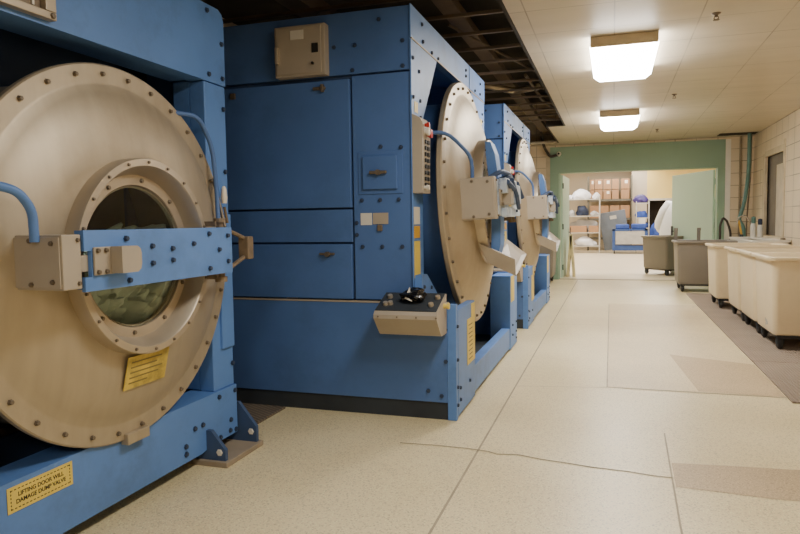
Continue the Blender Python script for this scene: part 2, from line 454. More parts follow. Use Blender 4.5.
# plenum runners over the machines
def runner(bm_, nm='ceiling_beam'): return struct(nm, bm_, M['wood_beam'])
yy = 1.0; k = 0
while yy < 11.7:
    runner(bx(-4.5, XE - .01, yy, yy + .035, 2.94, 2.965)); yy += .535; k += 1
runner(bx(-1.47, -1.31, -3, 14.2, 3.16, 3.24))
runner(bx(-2.75, -2.55, -3, 14.2, 3.2, 3.35))
for g_ in ((XE - .03, XE - .001, -4, 11.8), (-1.12, -1.091, 11.8, 14.3), (-1.12, XE, 11.77, 11.799)): struct('ceiling_edge_trim', bx(*g_, 2.918, 3.02), M['plenum'])
struct('ceiling_beam_brace', tube(NB(), [(-1.45, 6.0, 3.1), (-.85, 7.6, 2.97)], .012), M['wood_beam'])
struct('ceiling_beam_brace', tube(NB(), [(-1.0, 8.0, 3.02), (-.98, 9.6, 3.02), (-.86, 10.3, 2.98)], .02), M['wood_beam'])
tag(obj('conduit_pipe', tube(NB(), arc([(-2.2, 8.2, 3.07), (-1.6, 8.6, 3.07), (-1.3, 9.2, 3.07), (-.95, 8.9, 3.05)]), .045, 12), M['pipe'], None, True),
    'short silvery pipe crossing the open dark ceiling above the blue machines', 'pipe')

# ------------------------------------------------------------------ washer door assembly
def door_assembly(root, C, s, tilt, zlo=-.126, zhi=.13, worn=False, bl=-.105, bh=.118):
    X = Matrix.Translation(C) @ Matrix.Rotation(tilt, 4, 'Y') @ Matrix.Scale(s, 4)
    def T(bm): bmesh.ops.transform(bm, matrix=X, verts=bm.verts); return bm
    def P(x, y, z): return X @ Vector((x, y, z))
    pl = NB()
    lathe(pl, [(.818, -.034), (.824, -.028), (.824, -.004), (.818, .002), (.748, .004), (.735, .006), (.70, .028), (.62, .060), (.52, .084), (.43, .096), (.30, .068), (.30, .05), (.42, .06), (.70, -.01), (.78, -.034)], (0, 0, 0), 0, 128, closed=True)
    dp = obj('door_plate', T(pl), M['steel'], root, True)
    bolts(dp, [P(.002, .782 * math.cos(a), .782 * math.sin(a)) for a in [2 * PI * (i + .5) / 32 for i in range(32)]], 'rim%.2f' % s, .0092 * s, .015 * s, M['bolt'], tilt=tilt)
    rg = NB()
    lathe(rg, [(.424, .05), (.424, .152), (.420, .160), (.392, .162), (.386, .156), (.362, .10), (.355, .085), (.312, .083), (.306, .07), (.36, .06)], (0, 0, 0), 0, 96, closed=True)
    r_ = obj('door_ring', T(rg), M['steel_ring'], root, True)
    bolts(r_, [P(.161, .406 * math.cos(a), .406 * math.sin(a)) for a in [2 * PI * i / 20 for i in range(20)]], 'ring%.2f' % s, .006 * s, .008 * s, M['bolt'], tilt=tilt)
    bolts(r_, [P(.084, .334 * math.cos(a), .334 * math.sin(a)) for a in [2 * PI * (i + .3) / 10 for i in range(10)]], 'inner%.2f' % s, .009 * s, .010 * s, M['bolt'], tilt=tilt)
    gl = NB(); lathe(gl, [(0, .078), (.308, .078), (.308, .070), (0, .070)], (0, 0, 0), 0, 64)
    obj('door_glass', T(gl), M['glass'], root)
    # lock box standing off the plate
    lb = obj('lock_box', T(bx(.012, .27, -.60, -.515, zlo, zhi, bev=.004)), M['tan'], root)
    cv = obj('cover_plate', T(bx(.02, .262, -.606, -.60, zlo + .008, zhi - .008, bev=.002)), M['tan'], lb)
    q = []
    for xx in (.04, .23):
        for zz in (zlo + .03, zhi - .03): q.append(P(xx, -.606, zz))
    q.append(P(.135, -.606, zhi - .02)); q.append(P(.135, -.606, zlo + .02))
    bolts(lb, q, 'boxy%.2f' % s, .008 * s, .008 * s, M['bolt'], '-y')
    bolts(lb, [P(.27, -.53, zlo + .02), P(.27, -.53, zhi - .02)], 'boxx%.2f' % s, .007 * s, .008 * s, M['bolt'], tilt=tilt)
    # arm across the door
    ar = NB()
    prism(ar, [(-.503, bl), (.455, bl), (.455, bh), (-.503, bh), (-.503, .045), (-.47, .045), (-.47, -.05), (-.503, -.05)], 0, .255, .272)
    box(ar, .17, .256, -.44, .455, bh - .02, bh - .001); box(ar, .17, .256, -.44, .455, bl + .001, bl + .02)
    arm = obj('door_arm', T(ar), M['blue_worn'] if worn else M['blue'], root)
    lt = NB(); box(lt, .273, .283, -.465, -.36, -.045, .058, bev=.003)
    lp = obj('latch_plate', T(lt), M['tan'], arm)
    kb = NB(); prism(kb, [(-.385, -.042), (-.30, -.042), (-.283, -.03), (-.278, -.01), (-.278, .03), (-.284, .048), (-.30, .058), (-.385, .058)], 0, .284, .335)
    obj('latch_knob', T(kb), M['tan'], arm)
    obj('latch_tongue', T(bx(.23, .256, -.52, -.46, -.03, .03, bev=.002)), M['tan'], arm)
    bolts(arm, [P(.284, a, b) for a, b in ((-.45, .045), (-.41, .045), (-.45, -.034), (-.41, -.034))], 'plate%.2f' % s, .008 * s, .009 * s, M['bolt'], tilt=tilt)
    bolts(arm, [P(.273, a, b) for a, b in ((-.29, .085), (-.28, -.078), (-.14, .05), (-.14, -.02), (-.01, .035), (-.01, -.015), (.14, .05), (.26, .092), (.26, -.07), (.415, .08), (.34, .015), (.415, -.045))], 'arm%.2f' % s, .010 * s, .012 * s, M['bolt_dark'], tilt=tilt)
    # hinge with its pin lugs and V link
    hg = NB()
    lathe(hg, [(0, -.15), (.03, -.15), (.03, -.125), (.018, -.125), (.018, .145), (.03, .145), (.03, .165), (0, .165)], (0, 0, 0), 2, 12, X=Matrix.Translation((.215, .44, 0)))
    box(hg, 0.03, .215, .40, .47, .125, .15); box(hg, 0.03, .215, .40, .47, -.135, -.11)
    hi = obj('hinge', T(hg), M['rust'], root)
    lk = NB()
    tube(lk, [(.22, .47, .115), (.22, .66, .06)], .011, 8); tube(lk, [(.22, .47, -.10), (.22, .66, -.035)], .011, 8)
    box(lk, .19, .25, .645, .70, -.05, .07, bev=.006)
    obj('hinge_link', T(lk), M['rust'], hi)
    return X

# ------------------------------------------------------------------ near washer
c1 = Vector((-2.07, 2.385, 1.168))
W1 = thing('washing_machine', 'blue industrial washer nearest the camera, round glass door crossed by a blue bar', 'washing machine', (-2.8, 2.36, 0))
fx = -2.1
b = NB(); prism(b, [(1.42, 2.082), (3.30, 2.082), (3.30, 2.44), (3.285, 2.475), (3.25, 2.495), (1.42, 2.495)], 0, -2.2, fx); box(b, -2.32, -2.2, 1.44, 3.1, 2.09, 2.15)
hd = obj('header_panel', b, M['blue'], W1)
bolts(hd, [(fx, 3.14, 2.12), (fx, 3.27, 2.31), (fx, 3.14, 2.46), (fx, 3.27, 2.12)], 'body', .012, .012, M['bolt_dark'])
b = NB(); box(b, -2.2, fx - .004, 3.10, 3.30, .372, 2.078, bev=.006); box(b, -2.3, -2.2, 3.10, 3.14, .38, 2.08); box(b, -2.16, fx + .012, 3.175, 3.295, .60, 1.36, bev=.004)
cl = obj('column', b, M['blue'], W1)
bolts(cl, [(fx, 3.27, 1.95), (fx, 3.27, 1.6), (fx, 3.28, .5)], 'body', .012, .012, M['bolt_dark'])
obj('column', bx(-2.2, fx - .004, 1.40, 1.60, .372, 2.078, bev=.006), M['blue'], W1)
b = NB(); prism(b, [(1.40, .075), (2.95, .075), (3.03, .09), (3.30, .09), (3.30, .372), (3.03, .372), (2.9, .372), (1.40, .372)], 0, -2.26, fx + .01)
sl = obj('sill_beam', b, M['blue'], W1)
bolts(sl, [(fx + .01, a, z) for a, z in ((2.89, .23), (2.96, .23), (3.12, .34), (3.28, .34), (3.23, .18), (3.22, .12), (3.28, .11), (3.02, .16), (3.02, .12), (3.12, .11), (2.81, .16), (2.81, .12))], 'body', .012, .012, M['bolt_dark'])
b = NB(); box(b, -3.7, -2.2, 3.265, 3.30, .08, 2.44); obj('side_panel', b, M['blue_shaded'], W1)
b = NB(); box(b, -3.7, -2.2, 1.40, 1.435, .08, 2.44); obj('side_panel', b, M['blue_shaded'], W1)
obj('roof_panel', bx(-3.7, -2.2, 1.40, 3.30, 2.44, 2.48), M['blue_shaded'], W1)
obj('rear_panel', bx(-3.74, -3.7, 1.40, 3.30, .08, 2.48), M['blue_shaded'], W1)
b = NB(); lathe(b, [(.80, -2.86), (.80, -3.2), (.79, -2.42), (.79, -2.4)], (0, 0, 0), 0, 8); b.free()
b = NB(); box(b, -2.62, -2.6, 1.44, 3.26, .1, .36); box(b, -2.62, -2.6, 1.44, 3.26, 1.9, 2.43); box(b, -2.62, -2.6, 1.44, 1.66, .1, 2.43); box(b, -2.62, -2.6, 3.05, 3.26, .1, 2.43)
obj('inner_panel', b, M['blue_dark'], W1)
b = NB(); lathe(b, [(.76, -.06), (.76, -1.3), (.3, -1.36), (0, -1.36)], c1, 0, 64); obj('drum', b, M['steel_dark'], W1, True)
# feet
for ya, yb in ((2.97, 3.36), (1.34, 1.72)):
    b = NB(); box(b, -2.3, -1.955, ya, yb, 0, .03, bev=.004)
    ft = obj('foot', b, M['pad'], W1)
    g = NB(); prism(g, [(-2.22, .03), (-1.975, .03), (-1.975, .09), (-2.06, .19), (-2.22, .19)], 1, ya + .02, ya + .045)
    obj('foot_bracket', g, M['blue_dark'], ft)
    g = NB(); prism(g, [(-2.22, .03), (-1.975, .03), (-1.975, .12), (-2.09, .26), (-2.22, .26)], 1, yb - .045, yb - .02)
    obj('foot_bracket', g, M['blue_dark'], ft)
    bolts(ft, [(-2.01, ya + .02, .075), (-2.01, yb - .045, .09)], 'foot', .016, .006, M['label_white'], '-y')
obj('foot', bx(-3.7, -3.4, 1.34, 1.72, 0, .09), M['rust'], W1); obj('foot', bx(-3.7, -3.4, 2.97, 3.36, 0, .09), M['rust'], W1)
X1 = door_assembly(W1, c1, 1.0, 0, zlo=-.088, zhi=.106, bl=-.102, bh=.120)
# stainless controls on the header
b = NB(); box(b, fx, fx + .035, 1.44, 2.08, 2.10, 2.13, bev=.003); box(b, fx, fx + .035, 2.03, 2.08, 2.13, 2.47, bev=.003); box(b, fx, fx + .035, 1.44, 1.49, 2.13, 2.47); box(b, fx, fx + .035, 1.49, 2.03, 2.42, 2.47)
cp = obj('control_panel', b, M['steel_ring'], W1)
obj('display_window', bx(fx, fx + .01, 1.49, 2.03, 2.13, 2.42), M['rust'], cp)
obj('light_stripe', bx(fx + .012, fx + .016, 1.985, 1.995, 2.14, 2.18), M['white'], cp)  # white colour stands in for a stripe of light in the window
bolts(cp, [(fx + .035, 2.06, 2.115)], 'panel', .01, .008)
# warning label on the sill
sx = fx + .011
lab = obj('warning_label', bx(sx, sx + .002, 1.765, 2.068, .256, .352), M['yellow'], W1)
b = NB()
def dashes(b, y0, y1, z0, z1):
    t = y0
    while t < y1 - .005:
        box(b, sx + .002, sx + .0028, t, t + .009, z0, z0 + .0035); box(b, sx + .002, sx + .0028, t, t + .009, z1 - .0035, z1); t += .0165
    t = z0
    while t < z1 - .003:
        box(b, sx + .002, sx + .0028, y0, y0 + .0035, t, t + .007); box(b, sx + .002, sx + .0028, y1 - .0035, y1, t, t + .007); t += .0135
dashes(b, 1.778, 2.055, .267, .341)
obj('dashed_border', b, M['ink'], lab)
lettering('LIFTING DOOR WILL\nDAMAGE DUMP VALVE', lab, M['ink'], (sx + .0021, 1.916, .304), .0225)
# grimy yellow notice on the door plate, under the ring
dx = -2.07 + .052
b = NB(); 
ly = [(2.33, .63), (2.60, .63), (2.60, .765), (2.33, .765)]
XL = Matrix.Translation((-1.975, 2.40, .668)) @ Matrix.Rotation(.24, 4, 'Y')
lb2 = obj('notice_label', box(NB(), 0, .003, -.135, .135, -.075, .075, X=XL), M['yellow_dirty'], W1)
b = NB()
for i, (wd) in enumerate((.2, .17, .21, .19, .12)): box(b, .003, .0036, -.11, -.11 + wd, .045 - i * .024, .052 - i * .024, X=XL)
obj('faded_text_lines', b, M['ink_soft'], lb2)
# clip on the bottom edge of the plate
ang = math.radians(-70)
obj('rim_clip', bx(-2.085, -2.045, 2.345, 2.49, .325, .375, bev=.004), M['steel'], W1)
# grease lines and sensor beside the column
obj('grease_line', tube(NB(), arc([(-2.08, 2.80, 1.86), (-2.03, 2.93, 1.86), (-2.02, 3.03, 1.72), (-2.02, 3.06, 1.5), (-1.99, 3.02, 1.3)]), .012), M['blue_shaded'], W1, True)
obj('grease_line', tube(NB(), arc([(-2.06, 3.09, 1.55), (-2.02, 3.07, 1.45), (-1.97, 3.05, 1.29)]), .009), M['bolt'], W1, True)
b = NB(); lathe(b, [(0, 0), (.014, 0), (.018, .03), (.014, .08), (.006, .095), (0, .095)], (-2.06, 3.19, 1.42), 2, 12)
sw = obj('limit_switch', b, M['tape'], W1, True)
obj('switch_stem', tube(NB(), [(-2.06, 3.19, 1.40), (-2.05, 3.20, 1.31)], .008), M['rust'], sw)
obj('conduit', tube(NB(), arc([(-1.98, 1.52, 1.475), (-1.9, 1.71, 1.425), (-1.90, 1.765, 1.36), (-1.90, 1.768, 1.25)]), .016, 12), M['blue'], W1, True)
lin_ = blob(NB(), (-2.30, 2.42, .90), (.24, .50, .34), 3, .5, 6, flat=.75)
from mathutils import noise as mn
for v in lin_.verts:
    q_ = v.co * 9
    v.co += Vector((.9, .25, .5)) * (abs(mn.noise(q_)) * .16 + abs(mn.noise(q_ * 2.3)) * .07 - .06)
    v.co.x = min(v.co.x, -2.03)
tag(obj('linen_bundle', lin_, M['linen_green'], None, True), 'damp greenish linen piled behind the round glass of the nearest washer', 'linen')

# ------------------------------------------------------------------ second washer, copied for the third
def make_big_washer():
    W = thing('washing_machine', 'second blue washer down the row, tan control box hung on its low side panel', 'washing machine', (-2.2, 5.5, 0), 'large tilting washers')
    y0, y1 = 4.107, 6.93
    fb = -.96
    # base
    p = obj('base_panel', bx(-3.5, fb - .06, y0, y0 + .04, .115, .765, bev=.004), M['blue_shaded'], W)
    bolts(p, [(-1.03, y0, .6), (-1.03, y0, .39), (-1.06, y0, .16), (-1.15, y0, .19)], 'side', .012, .012, M['bolt_dark'], '-y')
    obj('base_ledge', bx(-3.5, fb - .06, y0 - .004, y0 + .06, .765, .775), M['tan'], W)
    obj('kick_plate', bx(-3.5, fb - .002, y0 + .012, y0 + .04, 0, .115), M['skirt'], W)
    obj('base_panel', bx(-3.5, fb - .06, y1 - .04, y1, 0, .765), M['blue_shaded'], W)
    b = NB(); box(b, fb - .06, fb, y0, y0 + .05, .0, .765, bev=.004); box(b, fb - .055, fb + .002, y0 + .05, 4.70, .02, .725, bev=.004)
    ps = obj('corner_post', b, M['blue'], W)
    bolts(ps, [(fb + .001, y0 + .025, z) for z in (.62, .40, .22, .1)] + [(fb + .003, 4.2, .12), (fb + .003, 4.5, .18), (fb + .003, 4.2, .2)], 'post', .011, .012, M['bolt_dark'])
    lbm = NB(); prism(lbm, [(4.43, .30), (4.69, .30), (4.69, .715), (4.57, .715), (4.57, .62), (4.43, .62)], 0, fb + .003, fb + .005)
    lb = obj('caution_strip', lbm, M['yellow'], ps)
    mk = NB()
    for i in range(9): box(mk, fb + .005, fb + .0056, 4.47 + .03 * (i % 2), 4.60, .33 + i * .03, .338 + i * .03)
    obj('faded_text_lines', mk, M['ink_soft'], lb)
    b = NB(); box(b, fb - .2, fb, 6.47, y1, .02, .755, bev=.004)
    pf = obj('corner_post', b, M['blue'], W)
    bolts(pf, [(fb, 6.6, .15), (fb, 6.85, .15), (fb, 6.6, .25), (fb, 6.85, .25), (fb, 6.85, .08)], 'post', .011, .012, M['bolt_dark'])
    obj('caution_strip', bx(fb + .001, fb + .003, 6.50, 6.72, .49, .75), M['yellow'], pf)
    obj('sill_beam', bx(fb - .09, fb - .008, 4.70, 6.47, .035, .232, bev=.004), M['blue'], W)
    obj('base_pan', bx(-3.4, fb - .1, y0 + .06, y1 - .05, .06, .09), M['skirt'], W)
    # housing: side skin made of separate panels
    ys = 4.120
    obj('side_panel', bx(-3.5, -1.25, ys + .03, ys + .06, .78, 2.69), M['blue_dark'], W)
    tp = obj('upper_side_panel', bx(-3.5, -1.25, ys, ys + .03, 2.285, 2.69, bev=.003), M['blue_shaded'], W)
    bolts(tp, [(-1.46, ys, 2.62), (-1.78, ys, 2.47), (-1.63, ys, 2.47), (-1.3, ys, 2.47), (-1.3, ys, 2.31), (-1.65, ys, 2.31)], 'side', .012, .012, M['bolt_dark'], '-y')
    ad = obj('access_door', bx(-3.5, -1.672, ys - .012, ys + .028, 1.405, 2.255, bev=.004), M['blue_shaded'], W)
    lm = NB(); box(lm, -1.93, -1.84, ys - .03, ys - .012, 2.195, 2.215, bev=.004); box(lm, -1.87, -1.85, ys - .04, ys - .012, 2.18, 2.23, bev=.003)
    obj('latch', lm, M['bolt'], ad)
    lm = NB(); box(lm, -2.57, -2.53, ys - .03, ys - .012, 2.18, 2.22, bev=.004); obj('latch', lm, M['bolt'], ad)
    obj('middle_panel', bx(-3.5, -1.672, ys, ys + .03, 1.172, 1.392, bev=.003), M['blue_shaded'], W)
    dr = obj('service_door', bx(-3.5, -1.676, ys - .01, ys + .03, .785, 1.158, bev=.004), M['blue_shaded'], W)
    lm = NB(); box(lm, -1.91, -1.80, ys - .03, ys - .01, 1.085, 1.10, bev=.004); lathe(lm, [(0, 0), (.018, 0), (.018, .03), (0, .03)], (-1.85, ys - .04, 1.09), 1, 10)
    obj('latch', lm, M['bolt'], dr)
    cpn = obj('corner_side_panel', bx(-1.658, -1.25, ys, ys + .03, .785, 2.272, bev=.003), M['blue_shaded'], W)
    bolts(cpn, [(-1.46, ys, 1.80), (-1.32, ys, 1.79), (-1.60, ys, 1.45), (-1.47, ys, 1.45), (-1.34, ys, 1.45), (-1.64, ys, 1.30), (-1.64, ys, 1.22), (-1.60, ys, 1.14), (-1.46, ys, 1.14), (-1.32, ys, 1.14)], 'side', .012, .012, M['bolt_dark'], '-y')
    h = NB(); box(h, -1.62, -1.31, ys - .006, ys, 1.49, 1.77, bev=.002); box(h, -1.585, -1.345, ys - .022, ys - .006, 1.52, 1.74, bev=.004)
    ht = obj('inspection_hatch', h, M['blue_shaded'], W)
    lm = NB(); box(lm, -1.53, -1.41, ys - .045, ys - .03, 1.62, 1.64, bev=.004); lathe(lm, [(0, 0), (.018, 0), (.018, .03), (0, .03)], (-1.47, ys - .05, 1.63), 1, 10)
    obj('hatch_handle', lm, M['bolt'], ht)
    obj('rating_plate', bx(-1.61, -1.53, ys - .003, ys, 1.285, 1.365), M['label_white'], W)
    obj('rating_plate', bx(-1.522, -1.415, ys - .004, ys, 1.29, 1.365), M['tan'], W)
    obj('padlock', bx(-1.49, -1.455, ys - .015, ys, 1.245, 1.285, bev=.004), M['rust'], W)
    # electrical cabinet
    eb = obj('electrical_cabinet', bx(-2.185, -1.815, 4.05, ys, 2.285, 2.62, bev=.006), M['tan'], W)
    obj('cabinet_door', bx(-2.17, -1.84, 4.042, 4.05, 2.30, 2.605, bev=.003), M['tan'], eb)
    obj('handle', bx(-2.165, -2.145, 4.01, 4.042, 2.37, 2.48, bev=.004), M['pipe'], eb)
    obj('indicator_plate', bx(-1.905, -1.86, 4.036, 4.042, 2.43, 2.49), M['black'], eb)
    obj('notice_label', bx(-2.06, -1.965, 4.038, 4.042, 2.525, 2.585), M['label_white'], eb)
    lathe_b = NB(); lathe(lathe_b, [(0, 0), (.01, 0), (.01, .015), (0, .015)], (-1.90, 4.03, 2.36), 1, 10); obj('push_button', lathe_b, M['black'], eb)
    # housing: rest of the shell
    obj('roof_panel', bx(-3.5, -1.3, ys + .06, 6.60, 2.655, 2.69), M['blue_shaded'], W)
    obj('side_panel', bx(-3.5, -1.3, 6.585, 6.615, .78, 2.69), M['blue_shaded'], W)
    obj('rear_panel', bx(-3.54, -3.5, 4.12, 6.615, .0, 2.69), M['blue_shaded'], W)
    xf = -1.24
    b = NB(); box(b, xf - .06, xf - .008, 4.16, 6.57, 2.482, 2.655); box(b, xf - .009, xf, 4.107, 6.62, 2.482, 2.695, bev=.002); box(b, xf - .02, xf + .006, 5.90, 6.615, 2.49, 2.69, bev=.003)
    be = obj('top_beam', b, M['blue'], W)
    bolts(be, [(xf + .001, a, z) for a, z in ((4.36, 2.63), (4.38, 2.52), (4.61, 2.50), (4.79, 2.50), (5.75, 2.62), (5.75, 2.57))] + [(xf + .007, a, z) for a, z in ((6.37, 2.62), (6.12, 2.51), (6.36, 2.52))], 'body', .013, .013, M['bolt_dark'])
    obj('beam_seam', bx(xf, xf + .006, 4.11, 6.61, 2.474, 2.484), M['tan'], W)
    for nm, pts, yy0, yy1 in (('near', [(4.107, 2.475), (4.76, 2.475), (4.30, 1.91), (4.107, 1.91)], 4.107, 4.35), ('far', [(6.62, 2.475), (5.98, 2.475), (6.42, 1.91), (6.62, 1.91)], 6.375, 6.62)):
        b = NB(); prism(b, pts, 0, xf - .009, xf); box(b, xf - .009, xf - .001, yy0, yy1, .80, 1.91, bev=.002)
        box(b, xf - .16, xf - .0095, yy0 + (.05 if nm == 'near' else 0), yy1 - (.05 if nm == 'far' else 0), .80, 2.48)
        cn = obj('column', b, M['blue'], W)
        if nm == 'near':
            bolts(cn, [(xf, 4.28, 2.30), (xf, 4.14, 2.11), (xf, 4.30, 2.11), (xf, 4.14, 2.36), (xf, 4.30, 2.0)], 'body', .013, .013, M['bolt_dark'])
            obj('notice_label', bx(xf, xf + .002, 4.17, 4.245, 2.02, 2.09), M['yellow'], cn)
            obj('notice_label', bx(xf, xf + .002, 4.125, 4.26, 1.285, 1.40), M['label_white'], cn)
            obj('notice_label', bx(xf, xf + .002, 4.125, 4.26, 1.195, 1.275), M['orange'], cn)
            obj('notice_label', bx(xf, xf + .002, 4.125, 4.26, .93, 1.175), M['yellow'], cn)
            g = NB(); prism(g, [(4.13, .95), (4.25, .95), (4.52, .79), (4.107, .79)], 0, xf + .001, xf + .05)
            obj('column_foot', g, M['blue'], cn)
            bolts(cn, [(xf + .05, 4.17, .87), (xf + .05, 4.35, .85)], 'body', .013, .013, M['bolt_dark'])
        else:
            bolts(cn, [(xf, 6.5, 2.28), (xf, 6.5, 2.35), (xf, 6.5, 1.6)], 'body', .013, .013, M['bolt_dark'])
            obj('notice_label', bx(xf, xf + .002, 6.42, 6.50, 2.0, 2.3), M['yellow'], cn)
    b = NB(); box(b, -2.02, -2.0, 4.18, 6.58, .8, .9); box(b, -1.9, -1.88, 4.18, 6.58, 2.2, 2.65); box(b, -1.345, -1.325, 4.18, 4.44, .8, 2.3); box(b, -1.9, -1.88, 6.2, 6.58, .3, 2.65)
    obj('inner_panel', b, M['blue_shaded'], W)
    obj('cross_brace', bx(-1.7, -1.6, 4.2, 6.5, 2.05, 2.13), M['blue_dark'], W)
    c2 = Vector((-1.10, 5.29, 1.446))
    b = NB(); lathe(b, [(.80, -.06), (.80, -1.7), (.3, -1.76), (0, -1.76)], c2, 0, 64); obj('drum', b, M['blue_shaded'], W, True)
    X = door_assembly(W, c2, 1.165, -.055, worn=True)
    def P(x, y, z): return X @ Vector((x, y, z))
    def T(bm): bmesh.ops.transform(bm, matrix=X, verts=bm.verts); return bm
    # blue bow across the door ring
    b = NB()
    pts = [(.165, .385), (.20, .38), (.225, .30), (.235, .16), (.235, -.16), (.225, -.30), (.20, -.38), (.165, -.385), (.165, -.3), (.185, 0), (.165, .3)]
    B0 = [(x, z) for x, z in pts]
    prism(b, B0, 1, -.24, -.08)
    obj('door_bow', T(b), M['blue'], W)
    # fittings on the worn arm
    b = NB(); box(b, .272, .32, -.44, -.30, .03, .125, bev=.006); box(b, .272, .34, -.26, -.12, .05, .12, bev=.01); box(b, .272, .31, -.40, -.05, -.115, -.06, bev=.004); box(b, .272, .33, -.05, .12, -.03, .10, bev=.008)
    fs = obj('lock_mechanism', T(b), M['blue_worn'], W)
    b = NB(); tube(b, [(.33, -.28, .12), (.34, -.15, .02), (.33, -.02, -.06)], .014, 8); tube(b, [(.32, -.42, .10), (.34, -.3, .06)], .018, 8); tube(b, [(.31, .1, .12), (.33, .2, .02)], .016, 8)
    obj('lever', T(b), M['blue_dark'], fs)
    obj('notice_label', T(bx(.31, .313, -.33, -.24, -.05, .02)), M['yellow'], fs)
    b = NB(); tube(b, arc([(.2, -.46, .12), (.28, -.40, .17), (.30, -.2, .165), (.27, .1, .15)]), .016, 8); tube(b, arc([(.2, -.3, .10), (.3, -.24, .15), (.29, .05, .14)]), .014, 8)
    obj('hose', T(b), M['blue_dark'], fs, True)
    # spout below the door
    b = NB()
    Nb, Bb, Fb = (-.955, 4.90, 1.128), (-.91, 4.95, .984), (-.84, 5.45, 1.14)
    Nf, Bf, Ff = (-.70, 4.95, 1.012), (-.70, 5.005, .879), (-.70, 5.61, 1.008)
    def plate(a, b_, c_, d, th):
        A = [Vector(p) for p in (a, b_, c_, d)]; nrm = (A[1] - A[0]).cross(A[3] - A[0]).normalized() * th
        lo = [b.verts.new(p) for p in A]; hi = [b.verts.new(p + nrm) for p in A]
        b.faces.new(lo[::-1]); b.faces.new(hi)
        for i in range(4): b.faces.new((lo[i], lo[(i + 1) % 4], hi[(i + 1) % 4], hi[i]))
    plate(Nb, Nf, Bf, Bb, .012); plate(Bb, Bf, Ff, Fb, .012)
    obj('spout', b, M['tan'], W)
    # control box on the column
    b = NB(); prism(b, [(xf, 1.49), (xf + .065, 1.49), (xf + .07, 1.94), (xf + .05, 1.975), (xf, 2.0)], 1, 4.11, 4.30)
    cb = obj('control_box', b, M['tan'], W)
    kx = xf + .066
    kp = NB()
    for i in range(8): box(kp, kx, kx + .012, 4.16, 4.19, 1.53 + i * .04, 1.555 + i * .04); box(kp, kx, kx + .012, 4.22, 4.26, 1.53 + i * .04, 1.555 + i * .04)
    obj('keypad', kp, M['black'], cb)
    for (yy_, zz, rr, mm) in ((4.17, 1.93, .016, 'red'), (4.23, 1.88, .028, 'red'), (4.17, 1.885, .024, 'label_white'), (4.15, 1.525, .016, 'label_white')):
        k_ = NB(); lathe(k_, [(0, 0), (rr * .7, 0), (rr * .7, .015), (rr, .018), (rr, .034), (0, .036)], (kx, yy_, zz), 0, 14); obj('push_button', k_, M[mm], cb)
    obj('conduit', tube(NB(), arc([(-1.2, 4.25, 1.89), (-1.09, 4.45, 1.915), (-.96, 4.65, 1.76), (-.96, 4.66, 1.56)], 3), .0135, 10), M['blue_shaded'], W, True)
    # pendant control box on the low panel
    b = NB(); prism(b, [(4.10, .835), (3.865, .745), (3.845, .725), (3.845, .70), (3.95, .59), (3.97, .58), (4.10, .58)], 0, -1.43, -1.02)
    pb = obj('control_box', b, M['tan'], W)
    nrm = Vector((0, -.36, .93)).normalized()
    tb = NB(); XT = Matrix.Translation((-1.228, 3.982, .7905)) @ Matrix.Rotation(math.atan2(.09, .235), 4, 'X')
    box(tb, -.20, .20, -.122, .122, 0, .004, X=XT)
    obj('top_plate', tb, M['skirt'], pb)
    for (kx_, ky_) in ((-.15, .05), (-.15, -.05), (-.12, -.04), (.17, .05), (.15, -.05)):
        k_ = NB(); lathe(k_, [(0, 0), (.018, 0), (.016, .02), (0, .022)], (0, 0, 0), 2, 12, X=XT @ Matrix.Translation((kx_, ky_, .004))); obj('knob', k_, M['pipe'], pb)
    fl = NB(); blob(fl, (-1.21, 4.0, .83), (.085, .085, .05), 5, .45, 3, flat=.6)
    obj('plastic_film', fl, M['black_gloss'], pb)
    fl = NB(); v = [fl.verts.new(p) for p in ((-1.25, 3.93, .82), (-1.20, 3.93, .80), (-1.225, 3.96, .89), (-1.235, 4.02, .87))]; fl.faces.new((v[0], v[1], v[2])); fl.faces.new((v[0], v[2], v[3]))
    obj('film_glint', fl, M['label_white'], pb)  # white facets painted as the glint on the black film
    s_ = NB(); lathe(s_, [(0, 0), (.018, 0), (.014, .02), (.02, .024), (.02, .036), (0, .04)], (-1.02, 4.03, .765), 0, 12); obj('push_button', s_, M['yellow'], pb)
    bolts(pb, [(-1.4 + i * .125, 3.847, .712) for i in range(4)], 'box', .006, .006, M['bolt'], '-y')
    return W
W2 = make_big_washer()
W3 = dup(W2, (W2.location.x, W2.location.y + 3.783, 0), 'third blue washer, farthest along the row, beside the green doorway')

# ------------------------------------------------------------------ ceiling fixtures
def ceiling_light(y0, y1, label):
    x0, x1 = -.20, .36
    t = thing('ceiling_light', label, 'ceiling light', ((x0 + x1) / 2, (y0 + y1) / 2, ZC), 'surface fluorescent fixtures')
    b = NB(); box(b, x0, x1, y0, y1, ZC - .03, ZC - .001); obj('housing', b, M['white'], t)
    obj('end_cap', bx(x0 - .005, x1 + .005, y0 - .02, y0, ZC - .095, ZC - .001, bev=.003), M['trim_tan'], t)
    obj('end_cap', bx(x0 - .005, x1 + .005, y1, y1 + .02, ZC - .095, ZC - .001, bev=.003), M['trim_tan'], t)
    b = NB(); prism(b, [(x0 + .005, ZC - .031), (x0 - .01, ZC - .09), (x0 + .05, ZC - .135), (x1 - .05, ZC - .135), (x1 + .01, ZC - .09), (x1 - .005, ZC - .031)], 1, y0 + .002, y1 - .002)
    obj('lens', b, M['lens'], t)
    return t
ceiling_light(6.22, 7.55, 'glowing fluorescent ceiling fixture, the nearer and larger of the two')
ceiling_light(10.45, 11.75, 'glowing fluorescent ceiling fixture, the smaller one just before the green lintel')
